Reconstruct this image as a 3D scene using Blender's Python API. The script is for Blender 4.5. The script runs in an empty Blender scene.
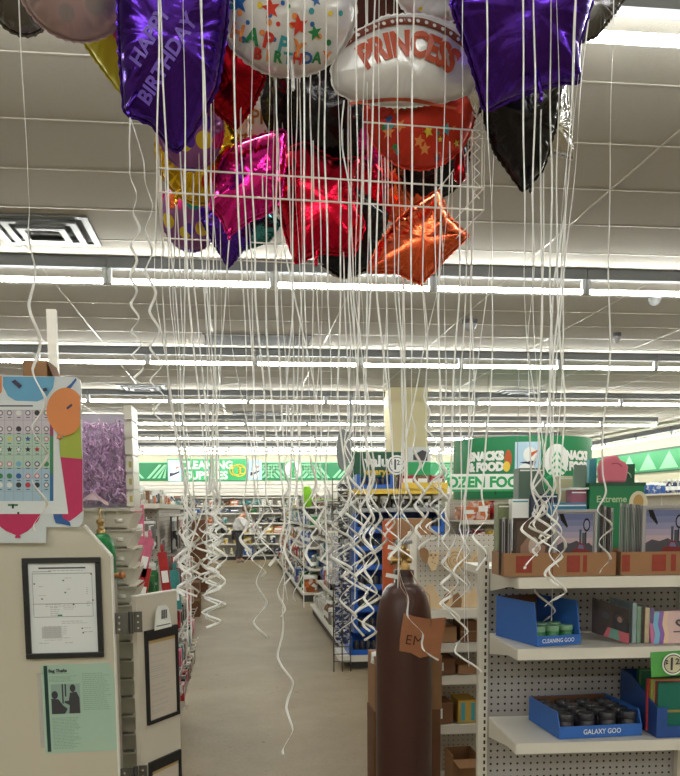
import bpy, math, random
from mathutils import Vector, Matrix
random.seed(7)
R_ = random.Random(11)
SC = bpy.context.scene
COL = SC.collection
PI = math.pi

# ------------------------------------------------------------------ camera, world, exposure
F_PX, CX, CY = 853.0, 340.0, 598.0
PITCH, YAW, ROLL = -0.1041, 0.1163, -0.0075
EYE = Vector((0, 0, 1.55))
f0 = Vector((math.sin(YAW), math.cos(YAW), 0)); rt = Vector((math.cos(YAW), -math.sin(YAW), 0)); up0 = Vector((0, 0, 1))
FWD = f0*math.cos(PITCH) + up0*math.sin(PITCH); up = up0*math.cos(PITCH) - f0*math.sin(PITCH)
RT = rt*math.cos(ROLL) + up*math.sin(ROLL); UP = up*math.cos(ROLL) - rt*math.sin(ROLL)
cam_d = bpy.data.cameras.new('camera'); cam = bpy.data.objects.new('camera', cam_d); COL.objects.link(cam)
cam_d.sensor_fit = 'VERTICAL'; cam_d.sensor_height = 24.0; cam_d.lens = F_PX/776*24.0
cam_d.shift_y = (CY-388.0)/776; cam_d.clip_start = 0.05; cam_d.clip_end = 100
cam.matrix_world = Matrix.Translation(EYE) @ Matrix((RT, UP, -FWD)).transposed().to_4x4()
SC.camera = cam
w = bpy.data.worlds.new('world'); SC.world = w; w.use_nodes = True
w.node_tree.nodes['Background'].inputs[0].default_value = (0.8, 0.85, 0.9, 1)
w.node_tree.nodes['Background'].inputs[1].default_value = 0.3
SC.view_settings.view_transform = 'Standard'; SC.view_settings.look = 'None'
SC.view_settings.gamma = 1; SC.view_settings.use_curve_mapping = False
SC.view_settings.exposure = 1.22
TUBE_POWER = 20.0

def at(px, py, Y):
    d = FWD*F_PX + RT*(px-CX) - UP*(py-CY)
    return EYE + d*(Y/d.y)
def atz(px, py, z):
    d = FWD*F_PX + RT*(px-CX) - UP*(py-CY)
    return EYE + d*((z-EYE.z)/d.z)
def proj(p):
    q = Vector(p)-EYE; d = q.dot(FWD)
    return (CX+F_PX*q.dot(RT)/d, CY-F_PX*q.dot(UP)/d)

# ------------------------------------------------------------------ materials
MATS = {}
def mat(name, col=(.5, .5, .5), rough=.6, metal=0.0, noise=0.0, nscale=8.0, bump=0.0, bscale=60.0, emit=None, alpha=1.0, spec=None, trans=0.0):
    if name in MATS: return MATS[name]
    m = bpy.data.materials.new(name); m.use_nodes = True; nt = m.node_tree; b = nt.nodes['Principled BSDF']
    b.inputs['Base Color'].default_value = (*col, 1); b.inputs['Roughness'].default_value = rough; b.inputs['Metallic'].default_value = metal
    if spec is not None: b.inputs['Specular IOR Level'].default_value = spec
    if alpha < 1: b.inputs['Alpha'].default_value = alpha
    if trans: b.inputs['Transmission Weight'].default_value = trans
    tc = nt.nodes.new('ShaderNodeTexCoord')
    if noise:
        n = nt.nodes.new('ShaderNodeTexNoise'); n.inputs['Scale'].default_value = nscale; n.inputs['Detail'].default_value = 5
        nt.links.new(tc.outputs['Object'], n.inputs['Vector'])
        mx = nt.nodes.new('ShaderNodeMix'); mx.data_type = 'RGBA'
        mx.inputs[6].default_value = (*[c*(1-noise) for c in col], 1); mx.inputs[7].default_value = (*[min(1, c*(1+noise)) for c in col], 1)
        nt.links.new(n.outputs['Fac'], mx.inputs[0]); nt.links.new(mx.outputs[2], b.inputs['Base Color'])
    if bump:
        n2 = nt.nodes.new('ShaderNodeTexNoise'); n2.inputs['Scale'].default_value = bscale; n2.inputs['Detail'].default_value = 3
        nt.links.new(tc.outputs['Object'], n2.inputs['Vector'])
        bp = nt.nodes.new('ShaderNodeBump'); bp.inputs['Strength'].default_value = bump; bp.inputs['Distance'].default_value = .02
        nt.links.new(n2.outputs['Fac'], bp.inputs['Height']); nt.links.new(bp.outputs['Normal'], b.inputs['Normal'])
    if emit:
        b.inputs['Emission Color'].default_value = (*emit[0], 1); b.inputs['Emission Strength'].default_value = emit[1]
    MATS[name] = m
    return m
def s2l(r, g, b):
    f = lambda c: ((c/255+.055)/1.055)**2.4 if c > 10 else c/255/12.92
    return (f(r), f(g), f(b))

WHITE = mat('white_metal', (.76, .73, .66), .35, noise=.03)
CREAM = mat('cream_laminate', (.61, .57, .465), .5, noise=.05, nscale=3)
CREAM2 = mat('beige_slat', (.66, .61, .52), .5, noise=.04)
EDGE = mat('white_edging', (.85, .83, .78), .35)
BLACK = mat('black_plastic', (.015, .015, .017), .4)
DKMETAL = mat('dark_steel', (.16, .16, .16), .35, .9)
BRASS = mat('brass', (.55, .36, .14), .3, 1.0, noise=.15)
PAPER = mat('white_paper', (.80, .84, .86), .6, noise=.02)
INK = mat('ink', (.05, .05, .06), .6)
GREYINK = mat('grey_ink', (.42, .44, .46), .6)
GREENP = mat('green_paper', s2l(176, 206, 190), .35, noise=.04)
GREENINK = mat('green_grey_ink', s2l(112, 150, 135), .5)
DKGREEN = mat('dark_green_spine', s2l(25, 62, 58), .4)
CARD = mat('cardboard', s2l(158, 118, 84), .85, noise=.10, nscale=12)
CARDD = mat('cardboard_dark', s2l(118, 80, 54), .85, noise=.12, nscale=14)
CARDRED = mat('red_carton_print', s2l(150, 62, 48), .8, noise=.2, nscale=60)
ORANGE = mat('orange_board', s2l(190, 88, 45), .7, noise=.08)
TANK = mat('brown_tank_paint', s2l(76, 47, 42), .33, noise=.12, nscale=5, bump=.05, bscale=90)
BLUE = mat('blue_carton', s2l(48, 105, 190), .55, noise=.05)
BLUED = mat('blue_plastic', s2l(25, 90, 185), .35, noise=.08)
NAVY = mat('navy', s2l(28, 40, 80), .5, noise=.1)
SIGNG = mat('sign_green', s2l(22, 128, 78), .45, noise=.05)
SIGNG2 = mat('sign_bright_green', s2l(36, 168, 98), .45, noise=.05)
SIGNL = mat('sign_light_green', s2l(150, 220, 175), .45)
SIGND = mat('sign_dark_green', s2l(12, 84, 56), .45, noise=.05)
SWHITE = mat('sign_white', (.88, .9, .88), .5)
YEL = mat('yellow_plastic', s2l(235, 200, 70), .45, noise=.05)
WOOD = mat('plywood', s2l(214, 188, 150), .7, noise=.12, nscale=25)
PINKF = mat('pink_foam', s2l(222, 120, 140), .8, noise=.06, nscale=20)
TEAL = mat('teal_plastic', s2l(70, 165, 180), .5)
GLASSY = mat('clear_film', (.9, .9, .9), .12, alpha=.22)
RIB = mat('white_curling_ribbon', (.95, .95, .94), .35)
WIRE = mat('white_coated_wire', (.88, .86, .82), .3)
TUBE = mat('fluorescent_tube', (1, 1, 1), .5, emit=((.985, 1.0, .94), TUBE_POWER))
HOUS = mat('fixture_enamel', (.10, .105, .11), .5)
SKIN = mat('skin', s2l(200, 150, 125), .6); SHIRT = mat('white_shirt', (.80, .79, .80), .85, noise=.06, nscale=30)
TROU = mat('grey_trousers', s2l(78, 78, 84), .85, noise=.1, nscale=20); HAIR = mat('brown_grey_hair', s2l(110, 90, 75), .8, noise=.2)
SHOE = mat('pale_shoe', s2l(150, 140, 135), .7)

def floor_mat():
    m = bpy.data.materials.new('worn_vinyl_floor'); m.use_nodes = True; nt = m.node_tree; b = nt.nodes['Principled BSDF']
    tc = nt.nodes.new('ShaderNodeTexCoord')
    n1 = nt.nodes.new('ShaderNodeTexNoise'); n1.inputs['Scale'].default_value = 1.3; n1.inputs['Detail'].default_value = 8; n1.inputs['Roughness'].default_value = .65
    n2 = nt.nodes.new('ShaderNodeTexNoise'); n2.inputs['Scale'].default_value = 45; n2.inputs['Detail'].default_value = 4
    r1 = nt.nodes.new('ShaderNodeValToRGB')
    r1.color_ramp.elements[0].position = .3; r1.color_ramp.elements[0].color = (.245, .188, .115, 1)
    r1.color_ramp.elements[1].position = .7; r1.color_ramp.elements[1].color = (.35, .278, .178, 1)
    mx = nt.nodes.new('ShaderNodeMix'); mx.data_type = 'RGBA'; mx.blend_type = 'MULTIPLY'; mx.inputs[0].default_value = .35
    r2 = nt.nodes.new('ShaderNodeValToRGB'); r2.color_ramp.elements[0].position = .3; r2.color_ramp.elements[0].color = (.6, .6, .6, 1); r2.color_ramp.elements[1].position = .6
    nt.links.new(tc.outputs['Object'], n1.inputs['Vector']); nt.links.new(tc.outputs['Object'], n2.inputs['Vector'])
    nt.links.new(n1.outputs['Fac'], r1.inputs[0]); nt.links.new(n2.outputs['Fac'], r2.inputs[0])
    # scuffs
    v = nt.nodes.new('ShaderNodeTexNoise'); v.inputs['Scale'].default_value = 6; v.inputs['Detail'].default_value = 10; v.inputs['Distortion'].default_value = 2.5
    rv = nt.nodes.new('ShaderNodeValToRGB'); rv.color_ramp.elements[0].position = .27; rv.color_ramp.elements[0].color = (.35, .33, .3, 1); rv.color_ramp.elements[1].position = .34
    nt.links.new(tc.outputs['Object'], v.inputs['Vector']); nt.links.new(v.outputs['Fac'], rv.inputs[0])
    mx2 = nt.nodes.new('ShaderNodeMix'); mx2.data_type = 'RGBA'; mx2.blend_type = 'MULTIPLY'; mx2.inputs[0].default_value = .8
    nt.links.new(r1.outputs[0], mx.inputs[6]); nt.links.new(r2.outputs[0], mx.inputs[7])
    nt.links.new(mx.outputs[2], mx2.inputs[6]); nt.links.new(rv.outputs[0], mx2.inputs[7])
    nt.links.new(mx2.outputs[2], b.inputs['Base Color'])
    b.inputs['Roughness'].default_value = .55; b.inputs['Specular IOR Level'].default_value = .35
    return m
def peg_mat(name, col, pitch=.0254, hole=.16, axes=('X', 'Z')):
    m = bpy.data.materials.new(name); m.use_nodes = True; nt = m.node_tree; b = nt.nodes['Principled BSDF']
    tc = nt.nodes.new('ShaderNodeTexCoord'); sp = nt.nodes.new('ShaderNodeSeparateXYZ'); nt.links.new(tc.outputs['Object'], sp.inputs[0])
    def mth(op, a, c=None):
        n = nt.nodes.new('ShaderNodeMath'); n.operation = op
        for i, s in enumerate((a, c)):
            if s is None: continue
            if isinstance(s, (int, float)): n.inputs[i].default_value = s
            else: nt.links.new(s, n.inputs[i])
        return n.outputs[0]
    d = []
    for ax in axes:
        u = mth('SUBTRACT', mth('FRACT', mth('DIVIDE', sp.outputs[ax], pitch)), .5)
        d.append(mth('MULTIPLY', u, u))
    r = mth('SQRT', mth('ADD', d[0], d[1]))
    k = mth('LESS_THAN', r, hole)
    mx = nt.nodes.new('ShaderNodeMix'); mx.data_type = 'RGBA'; mx.inputs[6].default_value = (*col, 1); mx.inputs[7].default_value = (.02, .02, .02, 1)
    nt.links.new(k, mx.inputs[0]); nt.links.new(mx.outputs[2], b.inputs['Base Color']); b.inputs['Roughness'].default_value = .55
    return m
PEG = peg_mat('grey_pegboard', (.46, .44, .45), .0254, .17)
PEGW = peg_mat('beige_pegboard', (.56, .52, .46), .0254, .12)
PEGY = peg_mat('beige_pegboard_side', (.56, .52, .46), .0254, .15, ('Y', 'Z'))
def foil_mat(name, col, rough=.16, metal=1.0, bump=.13, bs=7.0):
    m = mat(name, col, rough, metal)
    nt = m.node_tree; b = nt.nodes['Principled BSDF']
    tc = nt.nodes.new('ShaderNodeTexCoord')
    n = nt.nodes.new('ShaderNodeTexNoise'); n.inputs['Scale'].default_value = bs; n.inputs['Detail'].default_value = 4; n.inputs['Distortion'].default_value = 1.2
    bp = nt.nodes.new('ShaderNodeBump'); bp.inputs['Strength'].default_value = bump; bp.inputs['Distance'].default_value = .05
    nt.links.new(tc.outputs['Object'], n.inputs['Vector']); nt.links.new(n.outputs['Fac'], bp.inputs['Height']); nt.links.new(bp.outputs['Normal'], b.inputs['Normal'])
    return m
def spotted_foil(name, base, spots, scale=26, size=.32):
    m = bpy.data.materials.new(name); m.use_nodes = True; nt = m.node_tree; b = nt.nodes['Principled BSDF']
    tc = nt.nodes.new('ShaderNodeTexCoord'); v = nt.nodes.new('ShaderNodeTexVoronoi'); v.inputs['Scale'].default_value = scale
    nt.links.new(tc.outputs['Object'], v.inputs['Vector'])
    lt = nt.nodes.new('ShaderNodeMath'); lt.operation = 'LESS_THAN'; lt.inputs[1].default_value = size; nt.links.new(v.outputs['Distance'], lt.inputs[0])
    sp = nt.nodes.new('ShaderNodeSeparateXYZ'); nt.links.new(v.outputs['Color'], sp.inputs[0])
    rp = nt.nodes.new('ShaderNodeValToRGB'); rp.color_ramp.interpolation = 'CONSTANT'
    els = rp.color_ramp.elements
    els[0].color = (*spots[0], 1); els[1].position = 1/len(spots); els[1].color = (*spots[1 % len(spots)], 1)
    for i in range(2, len(spots)):
        e = els.new(i/len(spots)); e.color = (*spots[i], 1)
    nt.links.new(sp.outputs[0], rp.inputs[0])
    mx = nt.nodes.new('ShaderNodeMix'); mx.data_type = 'RGBA'; mx.inputs[6].default_value = (*base, 1)
    nt.links.new(lt.outputs[0], mx.inputs[0]); nt.links.new(rp.outputs[0], mx.inputs[7]); nt.links.new(mx.outputs[2], b.inputs['Base Color'])
    b.inputs['Metallic'].default_value = .55; b.inputs['Roughness'].default_value = .28
    return m
PUR = foil_mat('purple_foil', (.085, .025, .36), .2)
MAG = foil_mat('magenta_foil', (.72, .02, .26), .14)
CRIM = foil_mat('crimson_foil', (.62, .008, .035), .18)
DRED = foil_mat('dark_red_foil', (.34, .006, .012), .2)
ORF = foil_mat('orange_foil', (.95, .16, .06), .2)
BLK = foil_mat('black_foil', (.018, .016, .018), .14, .6)
SIL = foil_mat('silver_foil', (.72, .72, .74), .16)
GREYF = foil_mat('grey_foil', (.22, .22, .24), .25)
GOLD = foil_mat('yellow_gold_foil', (.82, .52, .03), .2)
WHF = foil_mat('white_foil', (.75, .74, .75), .3, .35, .12)
MAR = foil_mat('maroon_foil', (.07, .022, .018), .3, .8)
TEALF = foil_mat('teal_foil', (.06, .26, .26), .2)
YELH = foil_mat('yellow_green_foil', (.62, .55, .05), .3, .5)
REDF = foil_mat('red_printed_foil', (.62, .04, .02), .3, .5)
PARTY = spotted_foil('multicolour_printed_foil', (.28, .10, .30), [(.6, .1, .02), (.02, .3, .3), (.6, .02, .2), (.7, .5, .03), (.1, .03, .4)], 16, .42)
PINKSIL = spotted_foil('pink_silver_printed_foil', (.45, .32, .34), [(.6, .03, .08), (.5, .45, .45), (.35, .3, .32)], 12, .3)
DOTS = spotted_foil('dotted_white_foil', (.74, .73, .74), [(.02, .06, .5), (.7, .05, .03), (.75, .55, .02), (.03, .4, .15), (.74, .73, .74)], 34, .24)

PAL = {'red': (175, 40, 45), 'blue': (45, 90, 165), 'dark blue': (30, 45, 90), 'green': (50, 125, 70), 'yellow': (220, 185, 70), 'orange': (205, 110, 50),
       'white': (215, 212, 205), 'grey': (120, 118, 115), 'black': (35, 34, 36), 'brown': (125, 88, 60), 'tan': (185, 155, 115), 'pink': (215, 110, 140),
       'teal': (60, 140, 140), 'purple': (110, 75, 140), 'cream': (205, 195, 165)}
def pack_mat(cname):
    k = 'packaging_' + cname.replace(' ', '_')
    if k in MATS: return MATS[k]
    c = s2l(*PAL[cname]); m = bpy.data.materials.new(k); m.use_nodes = True; nt = m.node_tree; b = nt.nodes['Principled BSDF']
    tc = nt.nodes.new('ShaderNodeTexCoord'); oi = nt.nodes.new('ShaderNodeObjectInfo')
    add = nt.nodes.new('ShaderNodeVectorMath'); add.operation = 'ADD'
    mp = nt.nodes.new('ShaderNodeMapping'); mp.inputs['Scale'].default_value = (1, 1, 1.3)
    nt.links.new(tc.outputs['Generated'], mp.inputs[0]); nt.links.new(mp.outputs[0], add.inputs[0])
    cb = nt.nodes.new('ShaderNodeCombineXYZ')
    ml = nt.nodes.new('ShaderNodeMath'); ml.operation = 'MULTIPLY'; ml.inputs[1].default_value = 37
    nt.links.new(oi.outputs['Random'], ml.inputs[0]); nt.links.new(ml.outputs[0], cb.inputs[2]); nt.links.new(cb.outputs[0], add.inputs[1])
    v = nt.nodes.new('ShaderNodeTexVoronoi'); v.distance = 'CHEBYCHEV'; v.inputs['Scale'].default_value = 2.6
    nt.links.new(add.outputs[0], v.inputs['Vector'])
    sp = nt.nodes.new('ShaderNodeSeparateXYZ'); nt.links.new(v.outputs['Color'], sp.inputs[0])
    rp = nt.nodes.new('ShaderNodeValToRGB'); rp.color_ramp.interpolation = 'CONSTANT'; e = rp.color_ramp.elements
    e[0].color = (*c, 1); e[1].position = .5; e[1].color = (*[x*.45 for x in c], 1)
    q = e.new(.72); q.color = (*[min(1, x*.5+.38) for x in c], 1)
    q = e.new(.9); q.color = (.75, .75, .72, 1)
    nt.links.new(sp.outputs[0], rp.inputs[0]); nt.links.new(rp.outputs[0], b.inputs['Base Color']); b.inputs['Roughness'].default_value = .4
    MATS[k] = m
    return m

# ------------------------------------------------------------------ mesh builder
def rotz(a): return Matrix.Rotation(a, 3, 'Z')
def rootloc(o):
    L = Vector((0, 0, 0))
    while o is not None:
        L += o.location; o = o.parent
    return L
class MB:
    def __init__(s): s.v = []; s.f = []; s.m = []; s.sm = []
    def add(s, vs, fs, mi=0, smooth=False):
        n = len(s.v); s.v += [Vector(p) for p in vs]
        for f in fs: s.f.append([n+i for i in f]); s.m.append(mi); s.sm.append(smooth)
        return s
    def box(s, c, d, rot=None, mi=0):
        c = Vector(c); x, y, z = d[0]/2, d[1]/2, d[2]/2
        P = [Vector((a*x, b*y, e*z)) for e in (-1, 1) for b in (-1, 1) for a in (-1, 1)]
        if rot is not None: P = [rot @ p for p in P]
        return s.add([c+p for p in P], [(0, 2, 3, 1), (4, 5, 7, 6), (0, 1, 5, 4), (2, 6, 7, 3), (0, 4, 6, 2), (1, 3, 7, 5)], mi)
    def bb(s, x0, x1, y0, y1, z0, z1, mi=0):
        return s.box(((x0+x1)/2, (y0+y1)/2, (z0+z1)/2), (abs(x1-x0), abs(y1-y0), abs(z1-z0)), None, mi)
    def cyl(s, p0, p1, r0, r1=None, n=12, mi=0, smooth=True, caps=True):
        p0, p1 = Vector(p0), Vector(p1); r1 = r0 if r1 is None else r1
        ax = (p1-p0).normalized(); t = Vector((1, 0, 0)) if abs(ax.x) < .8 else Vector((0, 1, 0))
        u = ax.cross(t).normalized(); w_ = ax.cross(u)
        vs = [p0+(u*math.cos(2*PI*i/n)+w_*math.sin(2*PI*i/n))*r0 for i in range(n)] + [p1+(u*math.cos(2*PI*i/n)+w_*math.sin(2*PI*i/n))*r1 for i in range(n)]
        s.add(vs, [(i, (i+1) % n, n+(i+1) % n, n+i) for i in range(n)], mi, smooth)
        if caps: s.add(vs[:n], [tuple(range(n-1, -1, -1))], mi); s.add(vs[n:], [tuple(range(n))], mi)
        return s
    def lathe(s, prof, c, n=24, mi=0, smooth=True):
        c = Vector(c); vs = []
        for r, z in prof: vs += [c+Vector((r*math.cos(2*PI*i/n), r*math.sin(2*PI*i/n), z)) for i in range(n)]
        fs = []
        for k in range(len(prof)-1):
            for i in range(n): fs.append((k*n+i, k*n+(i+1) % n, (k+1)*n+(i+1) % n, (k+1)*n+i))
        s.add(vs, fs, mi, smooth)
        s.add(vs[:n], [tuple(range(n-1, -1, -1))], mi); s.add(vs[-n:], [tuple(range(n))], mi)
        return s
    def tube(s, path, r, n=6, mi=0):
        path = [Vector(p) for p in path]; vs = []
        ref = Vector((.31, .52, .79)); m = len(path)
        for i, p in enumerate(path):
            t = (path[min(i+1, m-1)]-path[max(i-1, 0)]).normalized()
            u = t.cross(ref); u = u.normalized() if u.length > 1e-4 else Vector((1, 0, 0)); w_ = t.cross(u)
            vs += [p+(u*math.cos(2*PI*k/n)+w_*math.sin(2*PI*k/n))*r for k in range(n)]
        fs = [(i*n+k, i*n+(k+1) % n, (i+1)*n+(k+1) % n, (i+1)*n+k) for i in range(m-1) for k in range(n)]
        fs += [tuple(range(n-1, -1, -1)), tuple((m-1)*n+k for k in range(n))]
        return s.add(vs, fs, mi, True)
    def strip(s, path, w_, t_, phi=0., dphi=0., mi=0, wid=None):
        m = len(path); vs = []
        for i, p in enumerate(path):
            t = (path[min(i+1, m-1)]-path[max(i-1, 0)]).normalized()
            a = phi+dphi*i/m; ref = Vector((math.cos(a), math.sin(a), .9))
            u = (ref-t*ref.dot(t)); u = u.normalized() if u.length > 1e-4 else Vector((1, 0, 0)); n_ = t.cross(u)
            w0 = w_; w_ = (wid(p) if wid else w_)
            vs += [p+u*w_/2+n_*t_/2, p+u*w_/2-n_*t_/2, p-u*w_/2-n_*t_/2, p-u*w_/2+n_*t_/2]; w_ = w0
        fs = [(i*4+k, i*4+(k+1) % 4, (i+1)*4+(k+1) % 4, (i+1)*4+k) for i in range(m-1) for k in range(4)]
        fs += [(3, 2, 1, 0), tuple((m-1)*4+k for k in range(4))]
        return s.add(vs, fs, mi, True)
    def prism(s, pts, o, ua, ub, th, mi=0):
        # flat outline with thickness th along ua x ub
        o, ua, ub = Vector(o), Vector(ua), Vector(ub); n_ = ua.cross(ub).normalized()*th
        A = [o+ua*a+ub*b for a, b in pts]; k = len(pts)
        area = sum(pts[i][0]*pts[(i+1) % k][1]-pts[(i+1) % k][0]*pts[i][1] for i in range(k))
        if area < 0: A = A[::-1]
        B = [p+n_ for p in A]
        return s.add(A+B, [tuple(range(k-1, -1, -1)), tuple(range(k, 2*k))] + [(i, (i+1) % k, k+(i+1) % k, k+i) for i in range(k)], mi)
    def build(s, name, mats, parent=None, bevel=0, base=None):
        me = bpy.data.meshes.new(name)
        if parent is not None: L = rootloc(parent)
        elif base is not None: L = Vector(base)
        else:
            xs = [p.x for p in s.v]; ys = [p.y for p in s.v]; zs = [p.z for p in s.v]
            L = Vector(((min(xs)+max(xs))/2, (min(ys)+max(ys))/2, min(zs)))
        me.from_pydata([p-L for p in s.v], [], s.f)
        ms = mats if isinstance(mats, (list, tuple)) else [mats]
        for m in ms: me.materials.append(m)
        me.polygons.foreach_set('material_index', s.m); me.polygons.foreach_set('use_smooth', s.sm); me.update()
        o = bpy.data.objects.new(name, me); COL.objects.link(o)
        if parent is not None: o.parent = parent
        else: o.location = L
        if bevel:
            b = o.modifiers.new('bevel', 'BEVEL'); b.width = bevel; b.segments = 2; b.limit_method = 'ANGLE'
        return o
def tag(o, label, cat, group=None, kind=None):
    o['label'] = label; o['category'] = cat
    if group: o['group'] = group
    if kind: o['kind'] = kind
    return o
def thing(name, label, cat, loc=(0, 0, 0), group=None):
    o = bpy.data.objects.new(name, None); COL.objects.link(o); o.location = Vector(loc); o.empty_display_size = .05
    return tag(o, label, cat, group)
def struct(name, mb, m):
    o = mb.build(name, m, base=(0, 0, 0)); o['kind'] = 'structure'; return o
ORD = ['first', 'second', 'third', 'fourth', 'fifth', 'sixth', 'seventh', 'eighth', 'ninth', 'tenth', 'eleventh', 'twelfth', 'thirteenth', 'fourteenth', 'fifteenth', 'sixteenth', 'seventeenth', 'eighteenth', 'nineteenth', 'twentieth',
       'twenty-first', 'twenty-second', 'twenty-third', 'twenty-fourth', 'twenty-fifth', 'twenty-sixth', 'twenty-seventh', 'twenty-eighth', 'twenty-ninth', 'thirtieth'] + ['number %d' % i for i in range(31, 90)]

TXT = {}
def text_raw(body, size, align='CENTER', spacing=1.0, bold=.0):
    """text as plain vertex/face lists in its own plane (x right, y up)"""
    k = (body, size, align, spacing, bold)
    if k in TXT: return TXT[k]
    cu = bpy.data.curves.new('t', 'FONT'); cu.body = body; cu.size = size; cu.align_x = align; cu.align_y = 'CENTER'; cu.space_character = spacing; cu.space_line = .95
    cu.offset = bold; cu.resolution_u = 3
    o = bpy.data.objects.new('t', cu); COL.objects.link(o); bpy.context.view_layer.update()
    me = bpy.data.meshes.new_from_object(o.evaluated_get(bpy.context.evaluated_depsgraph_get()))
    r = ([v.co.copy() for v in me.vertices], [list(p.vertices) for p in me.polygons])
    bpy.data.objects.remove(o); bpy.data.curves.remove(cu); bpy.data.meshes.remove(me)
    TXT[k] = r
    return r
def text_on(mb, body, o, ua, ub, size, mi=0, align='CENTER', bold=.0, spacing=1.0, lift=.0015, sx=1.0):
    o, ua, ub = Vector(o), Vector(ua).normalized(), Vector(ub).normalized(); n_ = ua.cross(ub).normalized()
    vs, fs = text_raw(body, size, align, spacing, bold)
    mb.add([o+ua*v.x*sx+ub*v.y+n_*lift for v in vs], fs, mi)
def circ(cx, cy, rx, ry=None, n=28): return [(cx+rx*math.cos(2*PI*i/n), cy+(ry or rx)*math.sin(2*PI*i/n)) for i in range(n)]
def starp(cx, cy, r, k=.45, rot=PI/2, n=5): return [(cx+(r if i % 2 == 0 else r*k)*math.cos(rot+PI*i/n), cy+(r if i % 2 == 0 else r*k)*math.sin(rot+PI*i/n)) for i in range(2*n)]
def heartp(cx, cy, r, rot=0, n=30):
    P = []
    for i in range(n):
        t = 2*PI*i/n; x = 16*math.sin(t)**3/17*r; y = (13*math.cos(t)-5*math.cos(2*t)-2*math.cos(3*t)-math.cos(4*t))/17*r
        P.append((cx+x*math.cos(rot)-y*math.sin(rot), cy+x*math.sin(rot)+y*math.cos(rot)))
    return P
XV, YV, ZV = Vector((1, 0, 0)), Vector((0, 1, 0)), Vector((0, 0, 1))

# ------------------------------------------------------------------ room shell
CEIL = 3.40; X0, X1, Y0, Y1 = -7.0, 10.2, -6.0, 27.1
struct('floor', MB().bb(X0-.1, X1+.1, Y0-.1, Y1+.1, -.1, 0), floor_mat())
CT = mat('ceiling_tile', (.45, .425, .375), .9, noise=.05, nscale=40, bump=.15, bscale=120)
struct('ceiling', MB().bb(X0-.1, X1+.1, Y0-.1, Y1+.1, CEIL, CEIL+.1), CT)
WALL = mat('cream_wall_paint', (.74, .70, .52), .8, noise=.03)
struct('wall_left', MB().bb(X0-.1, X0, Y0, Y1, 0, CEIL), WALL)
struct('wall_right', MB().bb(X1, X1+.1, Y0, Y1, 0, CEIL), WALL)
struct('wall_far', MB().bb(X0, X1, Y1, Y1+.1, 0, CEIL), WALL)
struct('wall_near', MB().bb(X0, X1, Y0-.1, Y0, 0, CEIL), WALL)
tb = MB()
x = 2.2-1.22*8
while x < X1:
    if x > X0: tb.bb(x-.007, x+.007, Y0, Y1, CEIL-.004, CEIL)
    x += 1.22
y = 3.786-.61*16
while y < Y1:
    if y > Y0: tb.bb(X0, X1, y-.006, y+.006, CEIL-.0045, CEIL-.0005)
    y += .61
struct('trim_1', tb, mat('ceiling_grid_enamel', (.50, .475, .42), .28))

# ceiling lights
ROWY = [6.6324+3.5128*n for n in range(6)]
OFFS = [-.9278, -2.2243, -1.0452, -1.0665, -.60, -.25]
rows = [(3.12, -.9278+.4, 'over the balloons')] + [(ROWY[n], OFFS[n], ['in the nearest full row', 'in the second nearest full row', 'in the third nearest full row', 'in the fourth nearest full row', 'in the fifth nearest full row', 'in the farthest but one row'][n]) for n in range(6)]
rows += [(25.9, -.35, 'in the farthest row by the back wall'), (-.4, -.5, 'behind the camera'), (-3.6, -.5, 'at the store front')]
def tube_parts(t, c, length=1.22, along='X'):
    c = Vector(c); g = .022
    a = XV if along == 'X' else YV; s_ = YV if along == 'X' else XV
    hb = MB(); L = length
    if along == 'X':
        hb.bb(c.x-L/2+.002, c.x+L/2-.002, c.y-.035, c.y+.035, c.z+.088, CEIL-.004)
    else:
        hb.bb(c.x-.05, c.x+.05, c.y-L/2+.002, c.y+L/2-.002, c.z+.088, 3.30 if c.z < 3.2 else CEIL-.004)
    hb.build('housing', HOUS, t)
    MB().cyl(c-a*(L/2-.035), c+a*(L/2-.035), .0195, n=10).build('tube', TUBE, t)
    for s in (-1, 1):
        MB().box(c+a*s*(L/2-.018)+Vector((0, 0, .034)), (.026, .04, .106) if along == 'X' else (.04, .026, .106)).build('socket', mat('socket_plastic', (.5, .52, .54), .5), t)
for (ry, off, nm) in rows:
    k0 = math.floor((X0+.7-off)/1.22)+1; vis = 0; n_all = 0
    for k in range(k0, k0+16):
        cx = off+(k+.5)*1.22
        if cx < X0+.65 or cx > X1-1.9: continue
        n_all += 1
        if ry > 0:
            pa = proj((cx-.6, ry, 3.22)); pb = proj((cx+.6, ry, 3.22))
            inv = pb[0] > 0 and pa[0] < 680
            if not inv and (pa[0] > 900 or pb[0] < -260): continue
        else: inv = False
        if inv:
            lab = '%s glowing tube light from the left %s' % (ORD[vis], nm); vis += 1
        else: lab = '%s glowing tube light %s, outside the photo' % (ORD[n_all-1], nm)
        t = thing('ceiling_light', lab, 'ceiling light', (cx, ry, 3.228), 'glowing tube lights %s' % nm)
        tube_parts(t, (cx, ry, 3.228))
for k in range(8):
    yy = 12.0+k*1.7
    t = thing('ceiling_light', '%s nearest tube light of the line along the right wall' % ORD[k], 'ceiling light', (X1-.75, yy, 3.1), 'tube lights along the right wall')
    tube_parts(t, (X1-.75, yy, 3.1), 1.65, 'Y')

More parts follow.
